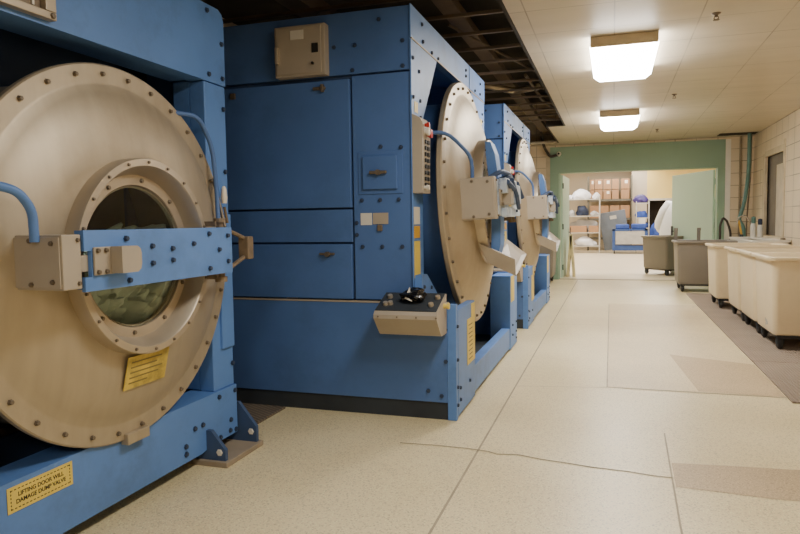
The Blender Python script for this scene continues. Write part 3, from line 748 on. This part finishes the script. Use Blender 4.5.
sprinkler_at = ((.768, 5.85, 'sprinkler head on the ceiling tiles, nearest the top of the picture'), (.75, 9.4, 'sprinkler head on the ceiling beside the nearer light fixture'), (.75, 12.9, 'sprinkler head on the ceiling beside the farther light fixture'))
for x, y, l in sprinkler_at:
    t = thing('sprinkler', l, 'sprinkler', (x, y, ZC), 'ceiling sprinklers')
    b = NB(); lathe(b, [(0, 0), (.035, 0), (.03, -.008), (.014, -.014), (.012, -.03), (0, -.03)], (x, y, ZC - .001), 2, 16); obj('escutcheon', b, M['bolt'], t, True)
    b = NB(); tube(b, [(x - .012, y, ZC - .028), (x - .018, y, ZC - .04), (x - .004, y, ZC - .052)], .004, 6); tube(b, [(x + .012, y, ZC - .028), (x + .018, y, ZC - .04), (x + .004, y, ZC - .052)], .004, 6); obj('yoke', b, M['bolt'], t)
    b = NB(); lathe(b, [(0, -.052), (.025, -.052), (.025, -.056), (0, -.058)], (x, y, ZC), 2, 12); obj('deflector', b, M['bolt'], t)

# ------------------------------------------------------------------ mats
tag(obj('floor_mat', bx(1.2, 2.62, 6.515, 12.2, .001, .014, bev=.003), M['mat_brown']), 'long brown rubber mat under the cream laundry bins', 'floor mat', 'aisle mats')
tag(obj('floor_mat', bx(1.2, 2.62, 5.12, 6.495, .001, .014, bev=.003), M['mat_brown']), 'brown rubber mat piece nearest the camera, bare with no bin on it', 'floor mat', 'aisle mats')
tag(obj('floor_mat', bx(-4.0, -2.19, 3.42, 4.08, .001, .016, bev=.003), M['mat_dark']), 'dark ribbed mat on the floor between the first two washers', 'floor mat')

# ------------------------------------------------------------------ laundry bins
def rring(w, d, r, z, n=6):
    pts = []
    for cx, cy, a0 in ((w / 2 - r, d / 2 - r, 0), (-w / 2 + r, d / 2 - r, 90), (-w / 2 + r, -d / 2 + r, 180), (w / 2 - r, -d / 2 + r, 270)):
        for i in range(n + 1):
            a = math.radians(a0 + 90 * i / n); pts.append((cx + r * math.cos(a), cy + r * math.sin(a), z))
    return pts
def make_bin(w, d, h, m, label, cat='laundry bin', lip=.04):
    t = thing('laundry_bin', label, cat)
    bm = NB(); z0 = .135
    prof = [(w - .20, d - .17, .03, z0), (w - .14, d - .12, .045, z0 + .012), (w - .125, d - .10, .05, z0 + .04), (w - .075, d - .06, .06, h - .07), (w - .07, d - .055, .06, h - .045), (w - .01, d - .005, .07, h - .038), (w, d, .07, h - .03), (w, d, .07, h - .008), (w - .02, d - .02, .07, h), (w - .11, d - .07, .06, h - .004), (w - .13, d - .085, .06, h - .03), (w - .21, d - .14, .05, z0 + .06), (w - .26, d - .2, .04, z0 + .03)]; fk = 0
    rings = [[bm.verts.new(p) for p in rring(*q)] for q in prof]
    for A, B in zip(rings, rings[1:]):
        for i in range(len(A)): bm.faces.new((A[i], A[(i + 1) % len(A)], B[(i + 1) % len(A)], B[i]))
    bm.faces.new(rings[0][::-1]); bm.faces.new(rings[-1])
    obj('tub', bm, m, t, True)
    b = NB(); fw, fd = w / 2 - .10, d / 2 - .065
    box(b, -fw, fw, -fd, -fd + .06, .112, z0 + .006); box(b, -fw, fw, fd - .06, fd, .112, z0 + .006); box(b, -fw, -fw + .06, -fd, fd, .112, z0 + .006); box(b, fw - .06, fw, -fd, fd, .112, z0 + .006)
    obj('chassis', b, M['black'], t)
    for sx_ in (-1, 1):
        for sy_ in (-1, 1):
            cx, cy = sx_ * (fw - .035), sy_ * (fd - .05)
            f_ = NB(); box(f_, cx - .03, cx - .024, cy - .02, cy + .045, .05, .115); box(f_, cx + .024, cx + .03, cy - .02, cy + .045, .05, .115); box(f_, cx - .04, cx + .04, cy - .04, cy + .04, .108, .116)
            cs = obj('caster', f_, M['skirt'], t)
            w_ = NB(); lathe(w_, [(0, -.022), (.05, -.022), (.06, -.012), (.06, .012), (.05, .022), (0, .022)], (cx, cy + .015, .060), 0, 20); obj('wheel', w_, M['black'], cs, True)
    return t
BW, BD, BH = 1.0, .90, .905
tan0 = make_bin(BW, BD, BH, M['bin_tan'], 'cream plastic laundry bin nearest the camera, faint dark scrawl on its side')
tan0['group'] = 'cream laundry bins'; tan0.location = (1.42 + BW / 2, 7.04 + BD / 2, .014)
dup(tan0, (1.42 + BW / 2, 7.955 + BD / 2, .014), 'cream plastic laundry bin second from the camera in the cream row')
dup(tan0, (1.42 + BW / 2, 8.87 + BD / 2, .014), 'cream plastic laundry bin third from the camera in the cream row')
dup(tan0, (1.335 + BW / 2, 10.12 + BD / 2, .014), 'last cream laundry bin, standing in front of the grey bins')
# scrawl on the nearest bin
s_ = NB()
for a, z in ((.0, .0), (.03, .02), (.055, -.01), (.08, .025)):
    tube(s_, [(-.449 , -.20 + a, .22 + z), (-.451, -.19 + a, .25 + z), (-.449, -.175 + a, .215 + z)], .002, 5)
ORG['x'] = Vector((0, 0, 0))
mk = obj('pen_mark', s_, M['linen_grey'], tan0)
gb = make_bin(1.0, .9, .90, M['bin_grey'], 'grey plastic laundry bin just behind the cream bins, half hidden by the last one')
gb['group'] = 'grey laundry bins'; gb.location = (1.04 + .5, 12.42 + .45, .014 if False else 0)
gb.location.y = 12.66 + .2
dup(gb, (1.27, 16.5, 0), 'grey plastic laundry bin standing askew out in the doorway before the white coat', rotz=math.radians(37))
dup(gb, (-1.60, 13.95, 0), 'grey plastic laundry bin tucked beside the third washer and the green door frame')

for lx in (-.42, -.03):
    b = NB(); box(b, lx - .03, lx + .03, .40, .425, .86, 1.12, bev=.006); box(b, lx + .0, lx + .03, .36, .40, 1.07, 1.12, bev=.004)
    obj('handle', b, M['bin_grey'], gb)
# ------------------------------------------------------------------ corner by the window: basin, hoses, bottles
t = thing('utility_sink', 'white utility basin along the right wall below the window', 'sink', (2.38, 12.7, 0))
b = NB()
prof = [(.40, 2.0, .05, .58), (.50, 2.2, .06, .62), (.52, 2.24, .06, .90), (.55, 2.3, .06, .905), (.55, 2.3, .06, .935), (.49, 2.22, .05, .935), (.46, 2.15, .05, .66)]
rings = [[b.verts.new((p[0] + 2.365, p[1] + 12.7, p[2])) for p in rring(*q)] for q in prof]
for A, B in zip(rings, rings[1:]):
    for i in range(len(A)): b.faces.new((A[i], A[(i + 1) % len(A)], B[(i + 1) % len(A)], B[i]))
b.faces.new(rings[0][::-1]); b.faces.new(rings[-1])
obj('basin', b, M['white'], t, True)
b = NB(); box(b, 2.41, 2.63, 11.6, 13.4, .905, .935, bev=.004); box(b, 2.10, 2.63, 13.4, 13.84, .905, .935, bev=.004)
obj('deck', b, M['white'], t)
for x in (2.2, 2.53):
    for y in (11.75, 13.65): obj('leg', tube(NB(), [(x, y, 0), (x, y, .62)], .02), M['shelf'], t)
b = NB(); tube(b, arc([(2.42, 13.55, .93), (2.42, 13.55, 1.20), (2.33, 13.55, 1.34), (2.22, 13.55, 1.30), (2.19, 13.55, 1.20)]), .013, 10)
obj('faucet', b, M['tan'], t, True)
lathe_b = NB(); lathe(lathe_b, [(0, 0), (.04, 0), (.035, .03), (0, .035)], (2.55, 11.72, .935), 2, 12); obj('drain_plug', lathe_b, M['rust'], t)
def bottle(x, y, z, h, mcap, label):
    t = thing('spray_bottle', label, 'bottle', (x, y, z), 'bottles on the basin edge')
    b = NB(); lathe(b, [(0, 0), (.045, 0), (.048, .02), (.048, h * .55), (.03, h * .68), (0, h * .68)], (x, y, z), 2, 16); obj('bottle_body', b, M['label_white'], t, True)
    b = NB(); lathe(b, [(0, h * .66), (.034, h * .66), (.04, h * .75), (.036, h * .96), (0, h)], (x, y, z), 2, 12); obj('cap', b, M[mcap], t, True)
bottle(2.46, 13.52, .936, .38, 'green_pipe', 'white bottle with a green top on the basin under the window')
bottle(2.55, 13.42, .936, .34, 'navy', 'white bottle with a dark blue top on the basin under the window')
t = thing('hand_brush', 'orange-handled brush standing on the far end of the basin', 'brush', (2.30, 13.74, .936))
b = NB(); box(b, 2.27, 2.33, 13.71, 13.77, .936, .98); obj('bristle_head', b, M['skirt'], t)
obj('handle', tube(NB(), [(2.30, 13.74, .98), (2.25, 13.74, 1.25)], .018), M['orange'], t)
tag(obj('green_hose', tube(NB(), arc([(2.50, 14.3, ZC + .2), (2.50, 14.3, 2.2), (2.44, 14.3, 1.6), (2.34, 14.3, 1.25), (2.42, 14.25, 1.12), (2.44, 14.2, .6), (2.30, 14.3, .04)]), .035, 12), M['green_pipe'], None, True), 'green hose hanging from the ceiling hole down the tiled corner', 'hose')
tag(obj('hanging_cord', tube(NB(), arc([(2.56, 14.45, ZC + .2), (2.56, 14.45, 2.1), (2.50, 14.45, 1.2), (2.52, 14.45, .3)]), .014, 8), M['rust'], None, True), 'thin brown cord hanging beside the green hose', 'cord')
tag(obj('drain_pipe', tube(NB(), [(2.415, YB - .03, 0), (2.415, YB - .03, ZC - .002)], .018, 10), M['crack']), 'thin dark vertical pipe on the tiles right of the doorway', 'pipe')
tag(obj('green_loop_hose', tube(NB(), arc([(2.02, 14.3, .0), (2.01, 14.3, 1.15), (2.06, 14.3, 1.30), (2.13, 14.3, 1.24), (2.20, 14.3, 1.02), (2.2, 14.3, .55)]), .022, 10), M['cord'], None, True), 'dark looped hose behind the basin near the open green door', 'hose')
struct('ceiling_hole_dark_sheet', bx(1.95, 2.62, 14.1, 14.5, ZC - .004, ZC + .002), M['plenum'])  # thin dark sheet on the tiles, colour standing for the hole's shade

# ------------------------------------------------------------------ camera dome and cable, floor sign
t = thing('security_camera', 'small white security camera on the green lintel fed by a drooping cable', 'camera', (-1.12, 14.66, 2.72))
b = NB(); lathe(b, [(0, -.10), (.03, -.10), (.045, -.07), (.05, .0), (0, .0)], (-1.12, 14.668, 2.72), 1, 16); obj('camera_body', b, M['white'], t, True)
b = NB(); lathe(b, [(0, -.115), (.02, -.112), (.025, -.098), (0, -.098)], (-1.12, 14.668, 2.72), 1, 12); obj('camera_lens', b, M['black'], t)
obj('cable', tube(NB(), arc([(-1.14, 14.63, 2.70), (-1.3, 14.6, 2.66), (-1.42, 14.45, 2.86), (-1.48, 14.2, 3.3)], 8), .03, 8), M['cord'], t, True)
t = thing('floor_sign', 'cream folding floor sign standing by the left jamb of the green doorway', 'sign', (-.92, 15.6, 0))
for sg, x in ((1, -.985), (-1, -.845)):
    b = NB(); prism(b, [(x - .03, 0), (x + .03, 0), (-.915 + .028, .93), (-.915 - .028, .93)], 1, 15.45, 15.75); obj('sign_panel', b, M['sign_cream'], t)
obj('grip', bx(-.94, -.89, 15.52, 15.68, .92, .97, bev=.008), M['sign_cream'], t)

# ------------------------------------------------------------------ doors of the wide doorway
def leaf(name, x0, y0, x1, y1, h, hdl):
    d = Vector((x1 - x0, y1 - y0, 0)); L_ = d.length
    X = Matrix.Translation((x0, y0, 0)) @ Matrix.Rotation(math.atan2(d.y, d.x), 4, 'Z')
    dr = struct(name, box(NB(), 0, L_, -.022, .022, .012, h, bev=.004, X=X), M['green_pale'])
    b = NB(); tube(b, [tuple(X @ Vector((L_ - .1, s_ * .06, 1.0))) for s_ in (-1, 1)], .012); box(b, L_ - .14, L_ - .06, -.07, -.055, .9, 1.12, bev=.004, X=X); box(b, L_ - .14, L_ - .06, .055, .07, .9, 1.12, bev=.004, X=X)
    obj('door_handle', b, M['skirt'], dr)
    for z in (.25, 1.15, 2.05):
        b = NB(); tube(b, [tuple(X @ Vector((.0, -.03, z - .06))), tuple(X @ Vector((0, -.03, z + .06)))], .014); obj('hinge', b, M['skirt'], dr)
leaf('door_1', -1.085, 14.99, -1.035, 16.45, 2.29, True)
leaf('door_2', 1.985, 15.0, 1.33, 16.68, 2.29, True)

# ------------------------------------------------------------------ far room
struct('wall_far_back', bx(-5, 5.5, 30.0, 30.2, -.1, 3.9), M['beige_wall'])
struct('wall_far_left', bx(-5.2, -5, 14.95, 30.2, -.1, 3.9), M['beige_wall'])
struct('wall_far_right', bx(5.5, 5.7, 14.95, 30.2, -.1, 3.9), M['beige_wall'])
g = NB(); box(g, -5, -4.6, 14.75, 14.95, -.1, 3.9); box(g, 2.9, 5.5, 14.75, 14.95, -.1, 3.9); struct('wall_far_front', g, M['beige_wall'])
struct('ceiling_far', bx(-5, 5.5, 14.95, 30.2, 3.6, 3.7), M['white'])
struct('wall_far_pier', bx(.72, 1.32, 28.9, 30.0, 0, 3.6), M['beige_wall'])
# yellow partition with a rail and a dark opening under it
g = NB(); box(g, 1.32, 4.4, 28.85, 28.95, 2.12, 3.6); struct('wall_far_yellow', g, M['yellow_wall'])
struct('wall_far_rail', bx(1.3, 4.4, 28.78, 28.86, 2.04, 2.12), M['shelf'])
struct('wall_far_recess_shade', bx(1.33, 4.4, 29.6, 29.7, 0, 2.04), M['plenum'])  # back panel coloured dark in place of the shade in the opening

def carton(x, y, z, w, d, h, label, group, lab=True):
    t = thing('cardboard_box', label, 'box', (x, y, z), group)
    obj('carton_body', bx(x - w / 2, x + w / 2, y - d / 2, y + d / 2, z, z + h, bev=.006), M['carton'], t)
    obj('packing_tape', bx(x - .03, x + .03, y - d / 2 - .002, y + d / 2, z + h, z + h + .001), M['tan'], t)
    if lab: obj('paper_label', bx(x - .02, x + w * .3, y - d / 2 - .004, y - d / 2, z + h * .55, z + h * .85), M['tape'], t)
# tall storage shelf behind
t = thing('storage_shelf', 'tall storage shelf holding the brown cartons against the far wall', 'shelf', (-.1, 29, 0))
for x in (-1.0, .72):
    for y in (28.75, 29.3): obj('upright', bx(x - .03, x + .03, y - .03, y + .03, 0, 3.1), M['shelf_dark'], t)
for z in (.55, 1.35, 2.14): obj('shelf_board', bx(-1.0, .72, 28.72, 29.33, z - .09, z), M['shelf_dark'], t)
places = ['far left', 'second from left', 'middle', 'second from right', 'far right']
cols = [-.84, -.58, -.24, .08, .47]; cw = [.2, .33, .33, .30, .36]
for i, (x, w_) in enumerate(zip(cols, cw)):
    carton(x, 29.0, 2.141, w_ - .035, .45, .385, 'brown carton on the upper shelf, lower layer, %s of five' % places[i], 'cartons on the upper shelf', i == 2)
    carton(x, 29.0, 2.543, w_ - .035, .47, .42, 'brown carton on the upper shelf, top layer, %s of five' % places[i], 'cartons on the upper shelf', i != 3)
for i, (x, w_) in enumerate(((-.75, .38), (-.35, .36), (.06, .4), (.47, .38))):
    carton(x, 29.0, 1.351, w_ - .02, .45, .52, 'brown carton on the lower shelf, %s of four' % ['leftmost', 'second from left', 'second from right', 'rightmost'][i], 'cartons on the lower shelf', False)
# wire shelf with linen at the left
t = thing('wire_shelf', 'pale metal shelf unit stacked with linen and boxes left of the leaning board', 'shelf', (-1.1, 26.9, 0))
for x in (-1.68, -.50):
    for y in (26.62, 27.2): obj('post', tube(NB(), [(x, y, 0), (x, y, 2.2)], .022), M['shelf'], t)
for z in (.28, .80, 1.45, 2.10): obj('shelf_board', bx(-1.7, -.48, 26.6, 27.22, z - .03, z), M['shelf'], t)
def heap(name, c, r, seed, m, label, cat, group=None):
    tag(obj(name, blob(NB(), (c[0], c[1], c[2] + r[2] * .55), r, seed, .22, 3, flat=.55), M[m], None, True), label, cat, group)
heap('linen_heap', (-1.17, 26.9, 2.10), (.34, .28, .24), 11, 'linen', 'white linen bundle heaped highest on top of the wire shelf', 'linen')
heap('linen_heap', (-.63, 26.9, 2.10), (.14, .25, .15), 12, 'linen', 'smaller white linen bundle on the right end of the wire shelf top', 'linen')
heap('linen_heap', (-1.61, 26.9, 2.10), (.08, .25, .12), 13, 'linen', 'small white linen bundle on the left end of the wire shelf top', 'linen')
heap('cloth_pile', (-1.15, 26.9, 1.45), (.24, .25, .26), 14, 'navy', 'navy cloth pile on the second shelf of the wire unit', 'cloth')
heap('cloth_pile', (-1.56, 26.9, 1.45), (.13, .25, .16), 15, 'linen_grey', 'grey cloth pile left of the navy pile on the wire unit', 'cloth')
heap('cloth_pile', (-.69, 26.85, 1.45), (.17, .2, .12), 16, 'linen_grey', 'light grey cloth pile right of the navy pile on the wire unit', 'cloth')
heap('cloth_pile', (-1.1, 27.02, .80), (.5, .17, .34), 17, 'linen_grey', 'wide grey cloth stack behind the boxes of the wire unit', 'cloth')
carton(-1.30, 26.70, .801, .64, .18, .26, 'long open tan box on the third shelf of the wire unit', 'boxes on the wire unit', False)
carton(-.72, 26.70, .801, .36, .18, .26, 'short tan box at the right on the third shelf of the wire unit', 'boxes on the wire unit', False)
heap('linen_heap', (-1.05, 26.85, .28), (.38, .22, .22), 18, 'linen', 'bluish white linen bundle on the bottom shelf of the wire unit', 'linen')
# leaning grey board
X = Matrix.Translation((.15, 27.6, .02)) @ Matrix.Rotation(.18, 4, 'X') @ Matrix.Rotation(.16, 4, 'Y').inverted()
t = thing('leaning_board', 'grey board with a white label leaning crookedly against the storage shelf', 'board', (.15, 27.6, .0))
obj('board_panel', box(NB(), -.45, .55, -.02, .02, .1, 1.62, bev=.004, X=X), M['grey_panel'], t)
obj('paper_label', box(NB(), -.05, .2, -.026, -.021, 1.32, 1.46, X=X), M['label_white'], t)
# blue cart
t = thing('platform_cart', 'blue framed cart with a beige side panel in the far room', 'cart', (.6, 26.4, 0))
f = NB()
for x in (.03, 1.17):
    for y in (26.05, 26.75): box(f, x - .05, x + .05, y - .04, y + .04, .12, .93)
box(f, -.02, 1.22, 26.01, 26.79, .86, .93); box(f, -.02, 1.22, 26.03, 26.77, .12, .30)
obj('cart_frame', f, M['cart_blue'], t)
obj('side_panel', bx(.10, 1.12, 25.99, 26.01, .36, .84), M['linen_grey'], t)
for x in (.05, 1.15):
    for y in (26.1, 26.7):
        b = NB(); lathe(b, [(0, -.02), (.06, -.02), (.06, .02), (0, .02)], (x, y, .06), 0, 16); obj('wheel', b, M['black'], t)
b = NB(); 
tag(obj('folded_cloth', bx(.10, .58, 26.05, 26.7, .931, 1.10, bev=.04), M['blue_cloth']), 'left folded blue cloth stack lying on the blue cart', 'cloth', 'folded cloths on the cart')
tag(obj('folded_cloth', bx(.66, 1.18, 26.05, 26.7, .931, 1.12, bev=.04), M['blue_cloth']), 'right folded blue cloth stack lying on the blue cart', 'cloth', 'folded cloths on the cart')
# rack with blue bundles
t = thing('laundry_rack', 'slim metal rack of blue bundles beside the yellow wall', 'rack', (1.05, 27.4, 0))
for x in (.86, 1.32):
    for y in (27.2, 27.7): obj('post', tube(NB(), [(x, y, 0), (x, y, 1.98)], .02), M['shelf'], t)
for z in (.55, .95, 1.35, 1.92): obj('shelf_board', bx(.84, 1.34, 27.18, 27.72, z - .03, z), M['shelf'], t)
heap('laundry_bag', (1.02, 27.4, 1.92), (.26, .25, .22), 21, 'purple', 'violet and blue laundry bag sitting on top of the metal rack', 'bag')
heap('cloth_bundle', (1.05, 27.45, 1.35), (.22, .24, .17), 22, 'blue_cloth', 'blue cloth bundle on the upper tier of the metal rack', 'cloth')
heap('cloth_bundle', (1.15, 27.45, .95), (.2, .24, .16), 23, 'blue_cloth', 'blue cloth bundle on the middle tier of the metal rack', 'cloth')
heap('cloth_bundle', (1.08, 27.45, .55), (.22, .24, .16), 24, 'blue_cloth', 'blue cloth bundle on the lowest tier of the metal rack', 'cloth')
tag(obj('paper_sign', bx(.95, 1.19, 27.15, 27.17, 1.05, 1.32), M['label_white']), 'small white sign hung on the front of the metal rack', 'sign')
heap('cloth_bundle', (1.75, 28.3, 0), (.35, .3, .75), 25, 'blue_cloth', 'tall blue cloth heap on the floor under the yellow wall', 'cloth')

# ------------------------------------------------------------------ person in the white coat
def skin_mesh(name, verts, edges, radii, m, parent, sub=2):
    me = bpy.data.meshes.new(name); me.from_pydata([Vector(v) - org(parent) for v in verts], edges, [])
    o = bpy.data.objects.new(name + '_tmp', me); COL.objects.link(o)
    o.modifiers.new('s', 'SKIN'); s_ = o.modifiers.new('u', 'SUBSURF'); s_.levels = sub; s_.render_levels = sub
    for i, r in enumerate(radii):
        d = me.skin_vertices[0].data[i]; d.radius = (r, r) if not isinstance(r, tuple) else r
        d.use_root = (i == 0)
    bpy.context.view_layer.update()
    m2 = bpy.data.meshes.new_from_object(o.evaluated_get(bpy.context.evaluated_depsgraph_get()))
    bpy.data.objects.remove(o); bpy.data.meshes.remove(me)
    m2.name = name; m2.materials.clear(); m2.materials.append(m)
    for p in m2.polygons: p.use_smooth = True
    q = bpy.data.objects.new(name, m2); COL.objects.link(q); q.parent = parent; ORG[q.name] = org(parent).copy()
    return q
px, py = 1.53, 17.5
pt = thing('person', 'person in a white coat, mostly hidden behind the open green door', 'person', (px, py, 0))
def V(x, y, z): return (px + x, py + y, z)
pt.scale = (1, 1, 1.045)
vs = [V(0, 0, 1.0), V(0, 0, 1.25), V(0, .01, 1.46), V(.01, .0, 1.60), V(.03, .03, 1.72), V(.04, .04, 1.84),
      V(-.19, .0, 1.52), V(-.36, .02, 1.22), V(-.34, .16, .98), V(-.32, .22, .90),
      V(.20, .0, 1.52), V(.28, .05, 1.22), V(.26, .2, 1.0), V(.24, .27, .94),
      V(-.10, 0, .95), V(-.11, .0, .52), V(-.11, -.01, .10), V(-.12, .14, .05),
      V(.10, 0, .95), V(.11, .0, .52), V(.11, -.01, .10), V(.12, .14, .05)]
ed = [(0, 1), (1, 2), (2, 3), (3, 4), (4, 5), (2, 6), (6, 7), (7, 8), (8, 9), (2, 10), (10, 11), (11, 12), (12, 13), (0, 14), (14, 15), (15, 16), (16, 17), (0, 18), (18, 19), (19, 20), (20, 21)]
rd = [.13, .12, .13, .06, .095, .085, .06, .045, .034, .03, .06, .045, .034, .03, .09, .06, .045, .04, .09, .06, .045, .04]
body = skin_mesh('body', vs, ed, rd, M['skin'], pt)
# hands: five unequal curled fingers each
for sx_, hx, hy, hz in ((-1, -.32, .22, .90), (1, .24, .27, .94)):
    hv = [V(hx, hy, hz), V(hx, hy + .05, hz - .05)]; he = [(0, 1)]; hr = [.028, .036]
    for k_, (dx_, ln) in enumerate(((-.030, .062), (-.010, .075), (.010, .07), (.030, .055))):
        i = len(hv)
        hv += [V(hx + dx_, hy + .085, hz - .085), V(hx + dx_, hy + .085 + ln * .5, hz - .085 - ln * .45), V(hx + dx_, hy + .085 + ln * .55, hz - .085 - ln)]
        he += [(1, i), (i, i + 1), (i + 1, i + 2)]; hr += [.010, .009, .008]
    i = len(hv); hv += [V(hx - sx_ * .045, hy + .06, hz - .05), V(hx - sx_ * .06, hy + .095, hz - .085)]; he += [(0, i), (i, i + 1)]; hr += [.012, .010]
    skin_mesh('hand', hv, he, hr, M['skin'], pt, 1)
# face looking away into the room, and hair
hc = Vector(V(.04, .05, 1.80))
b = NB(); res = bmesh.ops.create_icosphere(b, subdivisions=4, radius=1)
for v in res['verts']:
    n_ = v.co.copy(); w_ = 1 if n_.z > -.2 else 1 - .35 * (-.2 - n_.z)
    p = Vector((n_.x * .088 * w_, n_.y * .112, n_.z * .138))
    if n_.y > .7 and abs(n_.x) < .25 and -.35 < n_.z < .1: p.y += .022 * (1 - abs(n_.x) / .25)
    v.co = p + hc
obj('head', b, M['skin'], body, True)
for s_ in (-1, 1):
    b = NB(); blob(b, hc + Vector((s_ * .034, .104, .012)), (.013, .008, .008), 1, 0, 2); obj('eye', b, M['eye'], body)
    b = NB(); blob(b, hc + Vector((s_ * .09, .0, -.005)), (.012, .026, .034), 1, .05, 2); obj('ear', b, M['skin'], body)
b = NB(); blob(b, hc + Vector((0, .103, -.07)), (.026, .01, .009), 1, 0, 2); obj('mouth', b, M['lip'], body)
b = NB(); res = bmesh.ops.create_icosphere(b, subdivisions=4, radius=1)
for v in res['verts']:
    n_ = v.co.copy(); k_ = 1.09 if (n_.y < .35 or n_.z > .6) and n_.z > -.55 else .9
    v.co = Vector((n_.x * .09 * k_, n_.y * .113 * k_, n_.z * .138 * k_)) + hc
obj('hair', b, M['hair'], pt, True)
# coat: loose tapered body with sleeves
b = NB(); rings = []
for z, hw, hd_, ox in ((.62, .40, .26, -.04), (.9, .39, .25, -.05), (1.15, .36, .23, -.05), (1.40, .32, .21, -.03), (1.54, .29, .18, -.01), (1.63, .22, .14, 0), (1.70, .09, .09, .01)):
    ring = []
    for k_ in range(28):
        a = 2 * PI * k_ / 28; f_ = 1 + .035 * math.sin(a * 7 + z * 3) * (1.6 - z)
        ring.append(b.verts.new(V(ox + hw * f_ * math.cos(a), hd_ * f_ * math.sin(a), z)))
    rings.append(ring)
for A, B in zip(rings, rings[1:]):
    for i in range(28): b.faces.new((A[i], A[(i + 1) % 28], B[(i + 1) % 28], B[i]))
coat = obj('coat', b, M['coat'], pt, True)
for nm, pts in (('sleeve', [(-.10, .0, 1.55), (-.22, .0, 1.56), (-.33, .01, 1.40), (-.43, .03, 1.16), (-.44, .05, 1.06), (-.40, .14, .99), (-.35, .21, .93)]), ('sleeve', [(.12, .0, 1.52), (.22, .0, 1.50), (.27, .02, 1.32), (.31, .05, 1.18), (.28, .17, 1.03), (.25, .25, .96)])):
    rad = [.10, .125, .12, .115, .105, .09, .07][:len(pts)]
    obj('sleeve', tube(NB(), [V(*p) for p in pts], .1, 16, rad), M['coat'], coat, True)
b = NB()
for s_ in (-1, 1): tube(b, [V(s_ * .09, 0, 1.0), V(s_ * .105, 0, .55), V(s_ * .11, -.005, .09)], .1, 14, [.125, .095, .08])
obj('trousers', b, M['trousers'], pt, True)

# ------------------------------------------------------------------ lights
def area(name, loc, sx_, sy_, power, col=(1, .965, .91), rot=(0, 0, 0)):
    l = bpy.data.lights.new(name, 'AREA'); l.shape = 'RECTANGLE'; l.size = sx_; l.size_y = sy_; l.energy = power; l.color = col
    o = bpy.data.objects.new(name, l); COL.objects.link(o); o.location = loc; o.rotation_euler = rot
    return o
area('lamp_over_camera', (.08, 2.6, ZC - .13), .5, 1.25, 36)
area('lamp_behind_camera', (.08, -1.6, ZC - .13), .5, 1.25, 44)
for y in (17.2, 21.5, 25.5):
    for x in (-1.8, 1.6): area('lamp_far_room', (x, y, 3.55), .6, 1.3, 80, (1, .95, .88))
area('lamp_far_room', (.2, 28.2, 3.5), 2.5, .6, 50, (1, .95, .88))
wd = bpy.data.worlds.new('world'); SC.world = wd; wd.use_nodes = True
wd.node_tree.nodes['Background'].inputs['Color'].default_value = (.9, .8, .68, 1); wd.node_tree.nodes['Background'].inputs['Strength'].default_value = .05

# ------------------------------------------------------------------ camera
yaw, pit, rol, fpx = .314193933, -.0679603967, -.0145775303, 656.2287
cy, sy = math.cos(yaw), math.sin(yaw)
fw = Vector((-sy * math.cos(pit), cy * math.cos(pit), math.sin(pit))); r = Vector((cy, sy, 0)); u = r.cross(fw)
r2 = r * math.cos(rol) + u * math.sin(rol); u2 = r2.cross(fw)
cam = bpy.data.cameras.new('camera'); co = bpy.data.objects.new('camera', cam); COL.objects.link(co)
m4 = Matrix((r2, u2, -fw)).transposed().to_4x4(); m4.translation = (0, 0, 1.3); co.matrix_world = m4
cam.sensor_width = 36; cam.lens = fpx * 36 / 800; cam.clip_start = .05; cam.clip_end = 200
SC.camera = co

# ------------------------------------------------------------------ bring the layout to metres
done = set()
for o in list(SC.objects):
    o.location = o.location * S
    if o.type == 'MESH' and o.data.name not in done:
        done.add(o.data.name); o.data.transform(Matrix.Scale(S, 4))
    elif o.type == 'LIGHT':
        o.data.size *= S; o.data.size_y *= S; o.data.energy *= S * S
SC.view_settings.view_transform = 'AgX'
SC.view_settings.look = 'None'
SC.view_settings.exposure = .84
